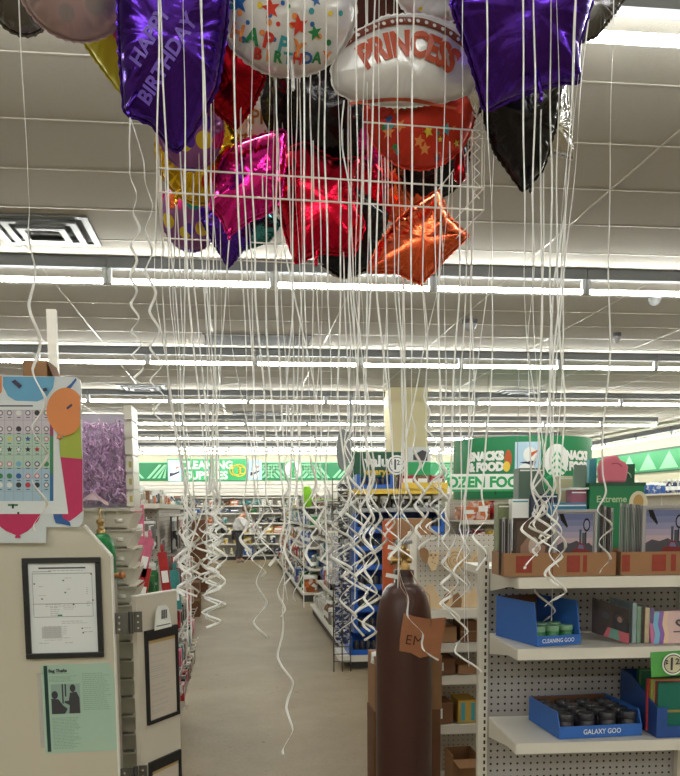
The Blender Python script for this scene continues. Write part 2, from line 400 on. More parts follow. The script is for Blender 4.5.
# ceiling vents, domes
def vent(px, py, sx, sy, label, louvre=True):
    c = atz(px, py, CEIL); t = thing('ceiling_vent', label, 'vent', (c.x, c.y, CEIL-.02))
    fr = MB()
    for k, (a, b) in enumerate(((sx/2, sy/2), (sx/2*.74, sy/2*.74), (sx/2*.48, sy/2*.48))):
        z1 = CEIL-.004-.014*k; z0 = z1-.012; w_ = .045
        fr.bb(c.x-a, c.x+a, c.y-b, c.y-b+w_, z0, z1); fr.bb(c.x-a, c.x+a, c.y+b-w_, c.y+b, z0, z1)
        fr.bb(c.x-a, c.x-a+w_, c.y-b+w_, c.y+b-w_, z0, z1); fr.bb(c.x+a-w_, c.x+a, c.y-b+w_, c.y+b-w_, z0, z1)
    if louvre:
        fr.build('frame', mat('vent_metal', (.16, .17, .17), .4, .5), t)
    else:
        f2 = MB(); f2.bb(c.x-sx/2, c.x+sx/2, c.y-sy/2, c.y-sy/2+.03, CEIL-.02, CEIL-.006); f2.bb(c.x-sx/2, c.x+sx/2, c.y+sy/2-.03, c.y+sy/2, CEIL-.02, CEIL-.006)
        for i in range(20): f2.bb(c.x-sx/2+.02+i*sx/20, c.x-sx/2+.03+i*sx/20, c.y-sy/2+.03, c.y+sy/2-.03, CEIL-.018, CEIL-.008)
        f2.build('grille', mat('grey_grille', (.2, .2, .19), .6), t)
    MB().bb(c.x-sx/2+.02, c.x+sx/2-.02, c.y-sy/2+.02, c.y+sy/2-.02, CEIL-.0195 if not louvre else CEIL-.006, CEIL-.019 if not louvre else CEIL-.0055).build('duct_opening', mat('vent_dark', (.05, .05, .05), .8), t)
vent(45, 229, .64, .6, 'square metal air diffuser in the ceiling at far left')
vent(142, 387, .7, .6, 'small metal air diffuser above the left shelving')
vent(518, 392, .72, .6, 'small metal air diffuser above the hanging snack sign')
vent(258, 339, 1.18, .6, 'long dark return grille in the ceiling over the aisle', False)
vent(258, 413, 1.0, .5, 'dark return grille far down the aisle ceiling', False)
for px, py, lab, d in ((655, 293, 'white dome camera under the ceiling at far right', .055), (470, 320, 'white dome camera under the ceiling above the tank', .07), (617, 333, 'small white ceiling sensor near the right single ribbon', .04)):
    c = atz(px, py, CEIL); t = thing('dome_camera', lab, 'camera', (c.x, c.y, CEIL-.1))
    MB().lathe([(d*1.1, CEIL), (d*1.15, CEIL-.03), (d, CEIL-.04)], (c.x, c.y, 0), 20).build('mount', HOUS, t)
    MB().lathe([(d, CEIL-.04), (d*.9, CEIL-.07), (d*.6, CEIL-.095), (d*.15, CEIL-.108)], (c.x, c.y, 0), 20).build('dome', mat('grey_dome', (.35, .36, .37), .15), t)

# square cream column
c = at(406, 500, 13.4)
struct('trim_2', MB().bb(c.x-.29, c.x+.29, 13.15, 13.7, 0, CEIL), mat('column_paint', (.66, .58, .36), .7, noise=.04))

# ------------------------------------------------------------------ wall banners and signs
def stripes(mb, x0, x1, z0, z1, y, mi=1, w_=.16, mirror=False):
    """slanted stripes on a panel facing the camera (-Y)"""
    h = z1-z0; x = x0; k = 0
    while x < x1-.02:
        d = h*.9*(-1 if (k//4) % 2 else 1)
        a0, a1 = x, x+w_*.55
        pts = [(a0, z0), (a1, z0), (a1+d, z1), (a0+d, z1)]
        pts = [(min(max(a, x0), x1), b) for a, b in pts]
        if len(set(pts)) >= 3: mb.prism([p for i, p in enumerate(pts) if p != pts[i-1]], (0, y, 0), XV, ZV, .004, mi)
        x += w_; k += 1
def logo_disc(t, c, r, y):
    m = MB(); m.prism(circ(c.x, c.z, r), (0, y, 0), XV, ZV, .02, 0)
    m.build('disc', SWHITE, t)
    g = MB(); g.prism([(c.x-.04*r/.3, c.z-r*.8), (c.x+.04*r/.3, c.z-r*.8), (c.x+.04*r/.3, c.z+r*.75), (c.x-.04*r/.3, c.z+r*.75)], (0, y-.021, 0), XV, ZV, .004)
    for k in range(4):
        for s in (-1, 1):
            zb = c.z+r*(.55-.36*k); L = r*(.3+.14*k)
            g.prism([(c.x+s*.06*r, zb), (c.x+s*L, zb-L*.75), (c.x+s*L, zb-L*.75-.1*r), (c.x+s*.06*r, zb-.14*r)], (0, y-.021, 0), XV, ZV, .004)
    P = circ(c.x, c.z, r); Q = circ(c.x, c.z, r*.92)
    for i in range(len(P)):
        j = (i+1) % len(P); g.prism([P[i], P[j], Q[j], Q[i]], (0, y-.021, 0), XV, ZV, .004)
    g.build('emblem', SIGNG2, t)
def snowman_pic(t, x0, x1, z0, z1, y):
    MB().bb(x0, x1, y-.012, y, z0, z1).build('picture_board', mat('pale_blue_board', s2l(185, 215, 235), .5), t)
    cx, cz, s = (x0+x1)/2, (z0+z1)/2, (z1-z0)
    m = MB(); yy = y-.0125
    m.prism(circ(cx+.05*s, cz+.12*s, .19*s, .2*s), (0, yy, 0), XV, ZV, .002, 0)
    m.prism(circ(cx-.03*s, cz-.22*s, .26*s, .2*s), (0, yy, 0), XV, ZV, .002, 0)
    m.prism([(cx+.04*s, cz+.14*s), (cx+.30*s, cz+.2*s), (cx+.06*s, cz+.07*s)], (0, yy-.003, 0), XV, ZV, .002, 1)
    m.prism([(cx-.22*s, cz-.1*s), (cx-.05*s, cz-.12*s), (cx+.22*s, cz-.02*s), (cx+.22*s, cz-.1*s), (cx, cz-.2*s), (cx-.25*s, cz-.3*s)], (0, yy-.003, 0), XV, ZV, .002, 2)
    m.prism(circ(cx+.01*s, cz+.17*s, .025*s, n=8), (0, yy-.003, 0), XV, ZV, .002, 2); m.prism(circ(cx+.12*s, cz+.18*s, .025*s, n=8), (0, yy-.003, 0), XV, ZV, .002, 2)
    m.build('snowman_print', [SWHITE, ORANGE, NAVY], t)
WY = Y1-.0
def wall_band(px0, px1, label):
    a = at(px0, 461, WY); b = at(px1, 481, WY); z0, z1 = 2.45, 3.03
    t = thing('wall_banner', label, 'banner', (a.x, WY-.03, z0))
    MB().bb(a.x, b.x, WY-.03, WY, z0, z1).build('panel', SIGNG, t)
    m = MB(); stripes(m, a.x+.02, b.x-.02, z0+.08, z1-.08, WY-.0305, 0); m.bb(a.x, b.x, WY-.034, WY-.0305, z1-.03, z1, 0); m.build('stripes', SIGNL, t)
    return t
wall_band(60, 168, 'green striped wall banner left of the cleaning supplies sign')
t = wall_band(250, 352, 'green striped wall banner with round emblem right of the cleaning supplies sign')
logo_disc(t, at(293, 470, WY), .31, WY-.04)
t = wall_band(352, 470, 'green striped wall banner between the column and the hanging snack sign')
a = at(167, 459, 26.9); b = at(247, 482, 26.9)
t = thing('aisle_sign', 'green CLEANING SUPPLIES sign on the far wall', 'sign', (a.x, 26.95, b.z))
MB().bb(a.x, b.x, 26.9, 27.0, b.z, a.z).build('panel', SIGNG2, t)
m = MB(); cx = a.x+(b.x-a.x)*.50
text_on(m, 'CLEANING\nSUPPLIES', (cx-.02, 26.9, (a.z+b.z)/2), XV, ZV, .33, bold=.012, lift=.004); m.build('lettering', SWHITE, t)
m = MB(); 
for dx, r in ((.86, .17), (1.08, .11), (.98, .2)): m.tube([Vector((cx+dx+r*math.cos(k*PI/8), 26.885, (a.z+b.z)/2+r*math.sin(k*PI/8)*.9)) for k in range(17)], .02, 5)
m.build('gloves_print', YEL, t)
snowman_pic(t, a.x+.02, a.x+.42, b.z+.03, a.z-.03, 26.9)
MB().bb(a.x, b.x, 26.899, 26.9, b.z, b.z+.05).build('lower_stripe', SIGND, t)
c = at(255, 470, 26.9); t = thing('picture_board', 'square snowman picture beside the cleaning supplies sign', 'sign', (c.x, 26.9, c.z-.3)); snowman_pic(t, c.x-.22, c.x+.22, c.z-.3, c.z+.32, 27.065)
# white valance shelf front under the banner on the far wall
m = MB(); 
for k in range(4): m.bb(-6.8, 9.5, 26.6-.012*k, 27.0, 1.98+.11*k, 1.98+.11*k+.1)
m.bb(-6.8, 9.5, 26.55, 27.0, 1.9, 1.93)
tag(m.build('wall_valance', WHITE), 'long white ribbed valance below the banners on the far wall', 'valance')

# right wall banner (faces -X)
z0, z1 = 2.38, 2.95; xr = X1-.03
t = thing('wall_banner', 'green banner with white triangles along the right wall', 'banner', (xr, 18, z0))
MB().bb(xr, X1, 12.5, 26.3, z0, z1).build('panel', SIGNG2, t)
m = MB(); yy = 12.7
while yy < 24:
    m.prism([(yy, z0+.08), (yy+.9, z0+.08), (yy+.45, z1-.08)], (xr-.004, 0, 0), YV, ZV, .004, 0); yy += 1.05
m.bb(xr-.006, xr, 12.5, 26.3, z1-.05, z1, 1); m.bb(xr-.006, xr, 12.5, 26.3, z0, z0+.04, 1)
m.build('triangles', [SIGNL, SIGND], t)
m = MB(); m.prism([(24.4, z0+.05), (26.2, z0+.05), (26.2, z1-.05), (24.4, z1-.12)], (xr-.01, 0, 0), YV, ZV, .004); m.build('white_tag', SWHITE, t)

# hanging snack sign: rounded drum
def drum():
    a = at(452, 441, 11.9); b = at(589, 497, 11.9); cx = (a.x+b.x)/2; hw = (b.x-a.x)/2*.95; z1, z0 = a.z, b.z-.02; yc = 11.9; ry = .95
    t = thing('hanging_sign', 'large curved green SNACKS & FOOD sign hanging from the ceiling', 'sign', (cx, yc, z0))
    n = 48; P = [(cx+hw*math.cos(2*PI*i/n), yc+ry*math.sin(2*PI*i/n)) for i in range(n)]
    m = MB(); m.add([(x, y, z0) for x, y in P]+[(x, y, z1) for x, y in P], [(i, (i+1) % n, n+(i+1) % n, n+i) for i in range(n)], 0, True)
    m.add([(x, y, z1) for x, y in P], [tuple(range(n))]); m.add([(x, y, z0) for x, y in P], [tuple(range(n-1, -1, -1))])
    m.build('drum', SIGNG, t)
    def wrap(u, z, lift=.006):  # u = arc angle from the middle of the front
        an = -PI/2+u; return Vector((cx+(hw+lift)*math.cos(an), yc+(ry+lift)*math.sin(an), z))
    def wtext(body, u0, zc, size):
        vs, fs = text_raw(body, size, 'CENTER', 1.0, .012); return [wrap(u0+v.x/hw*.95, zc+v.y) for v in vs], fs
    m = MB()
    zm = (z0+z1)/2+.08
    for u0 in (-.84, .52):
        vs, fs = wtext('SNACKS\n& FOOD', u0, zm, .15 if u0 < 0 else .15); m.add(vs, fs)
    m.build('lettering', SWHITE, t)
    def patch(poly, mi, mb, lift):
        # fan subdivided so it follows the curve
        c_ = (sum(p[0] for p in poly)/len(poly), sum(p[1] for p in poly)/len(poly)); k = len(poly)
        rings = [[wrap(c_[0]+(p[0]-c_[0])*f, c_[1]+(p[1]-c_[1])*f, lift) for p in poly] for f in (0.01, .5, 1)]
        vs = sum(rings, []); fs = [(r*k+i, r*k+(i+1) % k, (r+1)*k+(i+1) % k, (r+1)*k+i) for r in range(2) for i in range(k)]
        mb.add(vs, fs, mi)
    def dense(poly, n_=6): return [(poly[i-1][0]+(poly[i][0]-poly[i-1][0])*k/n_, poly[i-1][1]+(poly[i][1]-poly[i-1][1])*k/n_) for i in range(len(poly)) for k in range(n_)]
    m = MB()
    patch(dense([(-.41, z0+.22), (-.06, z0+.22), (-.06, z1-.08), (-.41, z1-.08)]), 0, m, .006)
    q_ = -.23
    patch(circ(q_+.02, zm+.08, .09, .10, 16), 1, m, .010); patch(circ(q_-.02, zm-.13, .12, .10, 16), 1, m, .010)
    patch([(q_+.02, zm+.10), (q_+.15, zm+.15), (q_+.03, zm+.04)], 3, m, .013); patch([(q_-.12, zm-.02), (q_+.08, zm-.07), (q_+.10, zm-.01), (q_+.06, zm+.0)], 2, m, .013)
    m.build('snowman_print', [mat('pale_blue_board', (1, 1, 1)), SWHITE, NAVY, ORANGE], t)
    m = MB(); q_ = .17; patch(circ(q_, zm, .19, .22, 24), 0, m, .006)
    for k in range(4):
        for s in (-1, 1): patch([(q_+s*.02, zm+.12-.09*k), (q_+s*(.07+.03*k), zm+.05-.09*k), (q_+s*(.07+.03*k), zm+.02-.09*k), (q_+s*.02, zm+.085-.09*k)], 1, m, .011)
    m.build('emblem', [SWHITE, SIGNG2], t)
    m = MB(); patch(circ(-.50, zm+.03, .05, .12, 16), 0, m, .006); patch(circ(-.52, zm-.07, .05, .07, 12), 1, m, .009); m.build('snack_print', [ORANGE, YEL], t)
    m = MB()
    patch(dense([(-1.35, z0+.02), (1.35, z0+.02), (1.35, z0+.12), (-1.35, z0+.12)], 24), 0, m, .003); m.build('lower_band', SIGND, t)
    m = MB()
    for dx in (-.5, .5): m.cyl((cx+dx, yc, z1-.01), (cx+dx, yc, CEIL), .004, n=6)
    m.build('hanging_wires', DKMETAL, t)
drum()
# frozen food header on a freezer bank
a = at(452, 474, 10.8); b = at(521, 491, 10.8)
t = thing('upright_freezer', 'white upright freezer bank under the FROZEN FOOD header', 'freezer', ((a.x+b.x)/2, 12.9, 0))
MB().bb(a.x, b.x+1.6, 13.9, 14.5, 0, b.z-.01).build('cabinet', WHITE, t)
MB().bb(a.x, b.x, 13.8, 13.9, .15, b.z-.2).build('glass_door', mat('freezer_glass', (.12, .14, .15), .08), t)
MB().bb(a.x, b.x+1.6, 13.85, 14.0, b.z-.06, b.z-.01).build('top_trim', WHITE, t)
t = thing('header_sign', 'white FROZEN FOOD header with green letters below the hanging sign', 'sign', ((a.x+b.x)/2, 10.8, b.z))
MB().bb(a.x, b.x, 10.8, 10.85, b.z, a.z).build('panel', SWHITE, t)
m = MB(); text_on(m, 'FROZEN FOOD', ((a.x+b.x)/2-.08, 10.8, (a.z+b.z)/2), XV, ZV, .185, bold=.008, lift=.003); m.build('lettering', SIGNG2, t)
MB().bb(a.x, b.x, 10.796, 10.8, b.z, b.z+.025).build('border', SIGNG2, t)
m = MB()
for px in (455, 518):
    p = at(px, 474, 10.8); m.cyl((p.x, 10.83, a.z-.01), (p.x, 10.83, CEIL), .004, n=6)
m.build('hanging_wires', DKMETAL, t)

# ------------------------------------------------------------------ goods (unit meshes, shared by copies)
PROTO = {}
def proto(kind, cname):
    k = (kind, cname)
    if k in PROTO: return PROTO[k]
    m = MB(); pm = pack_mat(cname); mats = [pm, SWHITE]
    if kind == 'carton':
        m.box((0, 0, .5), (1, 1, 1)); m.box((0, -.503, .6), (.7, .01, .3), None, 1)
    elif kind == 'bottle':
        m.lathe([(.40, 0), (.45, .04), (.45, .55), (.36, .68), (.16, .78), (.15, .84)], (0, 0, 0), 12); m.lathe([(.2, .84), (.2, 1.0), (.17, 1.0)], (0, 0, 0), 10, 1); m.lathe([(.46, .2), (.46, .48)], (0, 0, 0), 12, 1)
    elif kind == 'jar':
        m.lathe([(.45, 0), (.48, .05), (.48, .72), (.42, .78)], (0, 0, 0), 14); m.lathe([(.47, .78), (.47, .97), (.43, 1.0)], (0, 0, 0), 14, 1)
    elif kind == 'pouch':
        n = 6
        vs = []
        for s in (-1, 1):
            for j in range(n+1):
                for i in range(n+1):
                    u, v = i/n, j/n; th = .5*(math.sin(PI*u)**.5)*(math.sin(PI*min(1, v*1.02))**.5 if v > 0 else .3)
                    vs.append((u-.5, s*th, v))
        fs = []
        K = (n+1)**2
        for s in (0, 1):
            for j in range(n):
                for i in range(n):
                    q = [s*K+j*(n+1)+i, s*K+j*(n+1)+i+1, s*K+(j+1)*(n+1)+i+1, s*K+(j+1)*(n+1)+i]
                    fs.append(q if s == 0 else q[::-1])
        m.add(vs, fs, 0, True); m.box((0, 0, .97), (.98, .06, .05), None, 1)
    elif kind == 'hanging pack':
        m.box((0, 0, .5), (1, .12, 1)); m.box((0, -.2, .36), (.72, .5, .5)); m.box((0, -.08, .92), (.9, .04, .1), None, 1)
    elif kind == 'stuffed bag':
        m.lathe([(.25, 0), (.48, .1), (.5, .4), (.42, .7), (.2, .85), (.1, .88), (.24, 1.0)], (0, 0, 0), 9)
    elif kind == 'plain pack': m.box((0, 0, .5), (1, 1, 1)); m.box((0, -.51, .85), (.9, .02, .08), None, 0)
    elif kind == 'tray carton':
        m.box((0, 0, .06), (1, 1, .12)); m.box((-.48, 0, .5), (.04, 1, 1)); m.box((.48, 0, .5), (.04, 1, 1)); m.box((0, .48, .5), (1, .04, 1)); m.box((0, -.48, .3), (1, .04, .6))
        for i in range(3): m.lathe([(.13, .12), (.14, .8), (.1, .85)], (-.3+.3*i, -.1, 0), 8, 1)
    o = m.build('proto', mats, base=(0, 0, 0)); me = o.data; bpy.data.objects.remove(o)
    PROTO[k] = me
    return me
KNAME = {'carton': 'carton', 'bottle': 'bottle', 'jar': 'jar', 'pouch': 'pouch', 'hanging pack': 'hanging_pack', 'stuffed bag': 'filled_bag', 'tray carton': 'display_tray', 'plain pack': 'small_pack'}
def goods(kind, cname, loc, size, rz, label, group):
    o = bpy.data.objects.new(KNAME[kind], proto(kind, cname)); COL.objects.link(o)
    o.location = loc; o.scale = size; o.rotation_euler = (0, 0, rz)
    tag(o, label, kind.split()[-1], group); return o
def fill(start, u, n_, length, depth, height, wr, kinds, cols, where, rz, order, skip=.05, fr=None):
    """a row of goods on a shelf; start = front left corner of the shelf top, u along the shelf, n_ towards its back"""
    s = .01; i = 0; last = None
    while s < length-.04:
        w_ = R_.uniform(*wr)
        if s+w_ > length-.01: break
        if R_.random() < skip: s += w_; continue
        k = R_.choice(kinds); cn = R_.choice(cols)
        if last and R_.random() < .45: k, cn = last
        last = (k, cn)
        h = height*R_.uniform(.62, .93); d = min(depth*.8, w_*R_.uniform(.7, 1.1)) if k in ('bottle', 'jar') else depth*R_.uniform(.5, .85)
        if k in ('bottle',): w2 = min(w_, h*.5); d = w2
        elif k == 'jar': w2 = min(w_, h*.9); d = w2
        else: w2 = w_
        d = min(d, depth*.9)
        c = Vector(start)+u*(s+w_/2)+n_*(.012+d/2)
        p = proj(c+Vector((0, 0, h/2)))
        if -30 < p[0] < 710 and p[1] < 800:
            goods(k, cn, c, (w2*.96, d, h), rz, '%s %s, %s from %s, %s' % (cn, k, ORD[i], order, where), 'goods on the %s' % where)
            i += 1
        s += w_
ALLC = list(PAL)
def gondola(name, label, x0, x1, y0, y1, h, shelves, face, base=.14):
    """double sided shelving running along Y; face = +1 goods on the +X side, -1 on the -X side"""
    t = thing(name, label, 'shelving', ((x0+x1)/2, (y0+y1)/2, 0))
    xm = x1-.02 if face < 0 else x0+.02
    MB().bb(xm-.02, xm+.02, y0, y1, .02, h).build('back_panel', PEGY, t)
    xf, xb = (x0, x1) if face < 0 else (x1, x0)
    MB().bb(min(xf, xb)+.04, max(xf, xb)-.04, y0+.02, y1-.02, 0, base-.03).build('kick_plinth', mat('dark_kick', (.05, .05, .05), .6), t)
    for z in shelves:
        d = (x1-x0) if z < .3 else (x1-x0)*.78
        m = MB()
        if face < 0: m.bb(x1-d, x1-.045, y0+.01, y1-.01, z-.035, z)
        else: m.bb(x0+.045, x0+d, y0+.01, y1-.01, z-.035, z)
        m.build('shelf', WHITE, t)
    y = y0
    while y <= y1+.01:
        MB().bb(xm-.03, xm+.03, y-.015, y+.015, 0, h+.02).build('upright', WHITE, t); y += (y1-y0)/max(1, round((y1-y0)/1.22))
    return t
# left aisle run
sh = [.15, .55, .92, 1.28, 1.6]
# (face +X) x0 = back
def run(name, label, short, x0, x1, y0, y1, h, face, wr=(.16, .3), kinds=('carton', 'bottle', 'jar', 'pouch', 'hanging pack'), cols=ALLC, shelves=sh, top=True):
    gondola(name, label, x0, x1, y0, y1, h, shelves, face)
    for k, z in enumerate(shelves):
        d = ((x1-x0) if z < .3 else (x1-x0)*.78)-.06
        hh = (shelves[k+1]-z-.05) if k+1 < len(shelves) else h-z+.02
        xs = (x1-d-.045) if face < 0 else (x0+d+.045)
        fill((xs, y0+.03, z+.002), YV, XV*(1 if face < 0 else -1), y1-y0-.06, d, hh, wr, kinds, cols, '%s shelf up, %s' % (ORD[k], short), (-PI/2 if face < 0 else PI/2), 'its near end')
muted = ['white', 'grey', 'black', 'brown', 'green', 'cream', 'blue', 'orange', 'grey', 'brown', 'black', 'teal']
run('gondola_shelving', 'long white shelving with mixed goods along the left side of the aisle', 'long left aisle shelving', -1.6, -.95, 8.0, 24.5, 1.85, +1, (.22, .42), cols=muted)
run('gondola_shelving', 'white shelving along the right side of the aisle, behind the blue crates', 'right shelving by crates', 1.02, 1.5, 8.75, 12.6, 1.62, -1, (.13, .24), cols=muted+['dark blue', 'red'], shelves=[.15, .5, .85, 1.15, 1.4])
MB().bb(1.1, 1.5, 8.75, 12.6, 1.641, 1.655).build('top_cap', WHITE, [o for o in COL.objects if o.name.startswith('gondola_shelving') and o.type == 'EMPTY'][-1])
run('gondola_shelving', 'far white shelving along the right side of the aisle before the far wall', 'far right aisle shelving', 1.02, 1.6, 14.2, 24.3, 1.8, -1, (.2, .36), cols=muted+['red', 'yellow', 'white'])

# far wall shelving (faces the camera)
def face_shelf(name, label, x0, x1, yf, yb, h, shelves, peg=PEGW, side=True, bm=WHITE):
    t = thing(name, label, 'shelving', ((x0+x1)/2, (yf+yb)/2, 0))
    MB().bb(x0+.02, x1-.02, yb-.03, yb, .02, h).build('back_panel', peg, t)
    MB().bb(x0+.03, x1-.03, yf+.05, yb-.03, 0, shelves[0]-.036 if shelves[0] > .05 else .02).build('kick_plinth', mat('dark_kick', (.05, .05, .05), .6), t)
    for z in shelves:
        d = 0 if z == shelves[0] else .06
        m = MB(); m.bb(x0+.02, x1-.02, yf+d, yb-.03, z-.012, z); m.bb(x0+.02, x1-.02, yf+d, yf+d+.015, z-.04, z+.004); m.build('shelf', bm, t)
    n = max(1, round((x1-x0)/1.22))
    for i in range(n+1):
        xx = x0+(x1-x0)*i/n; MB().bb(xx-.018, xx+.018, yb-.05, yb+.01, 0, h+.02).build('upright', bm, t)
    return t
def face_goods(x0, x1, yf, yb, shelves, h, where, wr, kinds, cols, d0=.06, skip=.05):
    for k, z in enumerate(shelves):
        hh = (shelves[k+1]-z-.06) if k+1 < len(shelves) else h-z
        fill((x0+.03, yf+(.02 if k == 0 else d0+.02), z+.004), XV, YV, x1-x0-.06, yb-yf-.12, hh, wr, kinds, cols, '%s shelf up, %s' % (ORD[k], where), 0, 'its left end', skip)
fs_ = [.15, .5, .82, 1.14, 1.45, 1.68]
face_shelf('wall_shelving', 'white wall shelving stocked with cleaning goods at the end of the aisle', -3.6, 2.2, 26.5, 27.05, 1.9, fs_)
face_goods(-3.6, 2.2, 26.5, 27.0, fs_, 1.88, 'far wall shelving', (.16, .34), ('bottle', 'carton', 'jar', 'pouch'), ['white', 'blue', 'green', 'orange', 'yellow', 'brown', 'black', 'teal', 'grey', 'dark blue'], skip=.12)

# right wall shelving with blue jugs
t = gondola('wall_shelving', 'beige pegboard shelving with water jugs along the right wall', 9.55, 10.15, 14.5, 26, 2.15, [.15, .9, 1.3, 1.85], -1)
fill((9.72, 14.6, 1.852), YV, XV, 11, .35, .36, (.22, .3), ('bottle', 'bottle', 'jar'), ['blue', 'blue', 'white', 'dark blue'], 'top shelf, right wall shelving', -PI/2, 'its near end')

# other end displays seen over the right-hand rack
for (x0, x1, yf, lab, cols) in ((2.25, 3.1, 8.6, 'end display of colourful snacks seen between the tank and the rack', ['red', 'yellow', 'blue', 'purple', 'green', 'orange', 'pink']),
                                (3.3, 4.5, 8.9, 'end display of bright packets behind the photo frames', ['pink', 'white', 'dark blue', 'green', 'red', 'teal'])):
    zz = [.15, .6, 1.0, 1.25, 1.42]
    face_shelf('end_display', lab, x0, x1, yf, yf+.55, 1.6, zz)
    face_goods(x0, x1, yf, yf+.55, zz, 1.64, lab.split(' seen')[0].split(' behind')[0].replace('end display of ', '')+' display', (.08, .16), ('carton', 'pouch', 'hanging pack', 'stuffed bag'), cols)

# ------------------------------------------------------------------ near left hook display
def hook_display():
    x0, x1, y0, y1 = -1.3, -.43, 4.7, 6.4
    t = thing('hook_display', 'white pegboard gondola end hung with toys and accessories left of the aisle', 'display', ((x0+x1)/2, (y0+y1)/2, 0))
    MB().bb(x0, x1, y0, y0+.04, .12, 1.56).build('front_board', PEGW, t)
    MB().bb(x1-.04, x1, y0+.04, y1, .12, 1.56).build('side_board', PEGY, t)
    MB().bb(x0, x1-.04, y0+.04, y1, .0, .12).build('base', WHITE, t)
    MB().bb(x0, x1+.02, y0-.18, y1, 1.56, 1.585).build('top_shelf', WHITE, t)
    hooks = MB()
    k = 0
    cols = ['pink', 'red', 'teal', 'green', 'white', 'purple', 'grey', 'black', 'pink', 'red', 'cream', 'grey']
    for r, z in enumerate((1.50, 1.28, 1.05, .82, .60)):
        for i in range(6):
            x = x1-.05-.105*i
            hooks.tube([(x, y0, z), (x, y0-.15, z), (x, y0-.16, z+.015)], .003, 5)
            cn = R_.choice(cols[:9] if i > 1 else ['grey', 'black', 'white', 'brown', 'green'])
            h = R_.uniform(.15, .2)
            for q in range(2):
                o = goods('hanging pack', cn, (x, y0-.05-.07*q, z-h), (.085, .07, h), 0, '%s %s pack, %s hook from the aisle, %s row down, left hook display' % (['rear', 'front'][q], cn, ORD[i], ORD[r]), 'packs on the left hook display')
        for i in range(9):
            y = y0+.12+.17*i
            hooks.tube([(x1, y, z+.02), (x1+.11, y, z+.02), (x1+.118, y, z+.035)], .003, 5)
            cn = R_.choice(['grey', 'black', 'white', 'red', 'brown', 'pink', 'teal', 'cream']); h = R_.uniform(.17, .205)
            if R_.random() < .95:
                goods('hanging pack', cn, (x1+.06, y, z+.015-h), (.155, .07, h), PI/2, '%s pack, %s hook back, %s row down, aisle side of hook display' % (cn, ORD[i], ORD[r]), 'packs on the aisle side of the left hook display')
    hooks.build('hooks', WIRE, t)
    fill((x0, y0-.16, 1.587), XV, YV, .85, .3, .17, (.07, .13), ('carton', 'stuffed bag', 'pouch', 'jar'), ['grey', 'black', 'white', 'brown', 'blue', 'red'], 'top of left hook display', 0, 'its left end', .0)
hook_display()
# wand toys leaning out in pink and red
for i, (px, py, cn, rx) in enumerate(((139, 505, 'pink', 0), (150, 538, 'pink', -.25), (147, 568, 'red', -.2), (162, 552, 'red', .1), (174, 570, 'teal', .05))):
    p = at(px, py, 4.35)
    m = MB(); L = .2; d = Vector((math.sin(rx), 0, -math.cos(rx)))
    m.box(p+d*L/2, (.045, .02, L), Matrix.Rotation(-rx, 3, 'Y'), 0); m.box(p+d*L*.62+Vector((0, -.012, 0)), (.032, .004, L*.3), Matrix.Rotation(-rx, 3, 'Y'), 1)
    m.lathe([(.006, 0), (.009, .01), (.009, .03), (.004, .04)], p, 10, 0); m.tube([p+Vector((0, 0, .03)), p+Vector((0, 0, .06)), (p.x, 4.55, p.z+.06)], .002, 4, 1)
    tag(m.build('toy_pack', [mat('toy_'+cn, s2l(*PAL[cn]), .35, noise=.3, nscale=30), SWHITE]), ['pink toy pack hanging highest beside the beige tower', 'long pink toy pack hanging tilted to the left', 'red toy pack hanging tilted to the left below the pink ones', 'red toy pack hanging nearly straight beside the teal one', 'teal toy pack hanging nearest the wire rack'][i], 'toy')

# cartons on the floor by the left shelving
for (px0, px1, pyt, pyb, Y, lab) in ((186, 200, 583, 615, 12.5, 'brown carton on the floor, nearer of the pair by the left shelving'), (197, 208, 556, 591, 16.3, 'brown carton stack on the floor, farther of the pair by the left shelving'), (192, 206, 520, 556, 17.5, 'upper brown carton on top of the farther stack')):
    a = at(px0, pyt, Y); b = at(px1, pyb, Y)
    if Y == 12.5: z0, z1 = 0, a.z
    elif Y == 16.3: z0, z1 = 0, a.z
    else: Y = 16.35; a = at(px0, 520, Y); b = at(px1, pyb, Y); z0, z1 = at(200, 556, 16.3).z+.001, a.z
    t = thing('carton', lab, 'box', ((a.x+b.x)/2, Y+.2, z0))
    MB().bb(a.x-.05, b.x, Y, Y+.45, z0, z1).build('box_body', CARDD, t, .004)
    MB().bb(a.x-.05, b.x, Y-.001, Y+.0, (z0+z1)/2-.02, (z0+z1)/2+.02).build('tape', mat('packing_tape', s2l(150, 120, 80), .3), t)

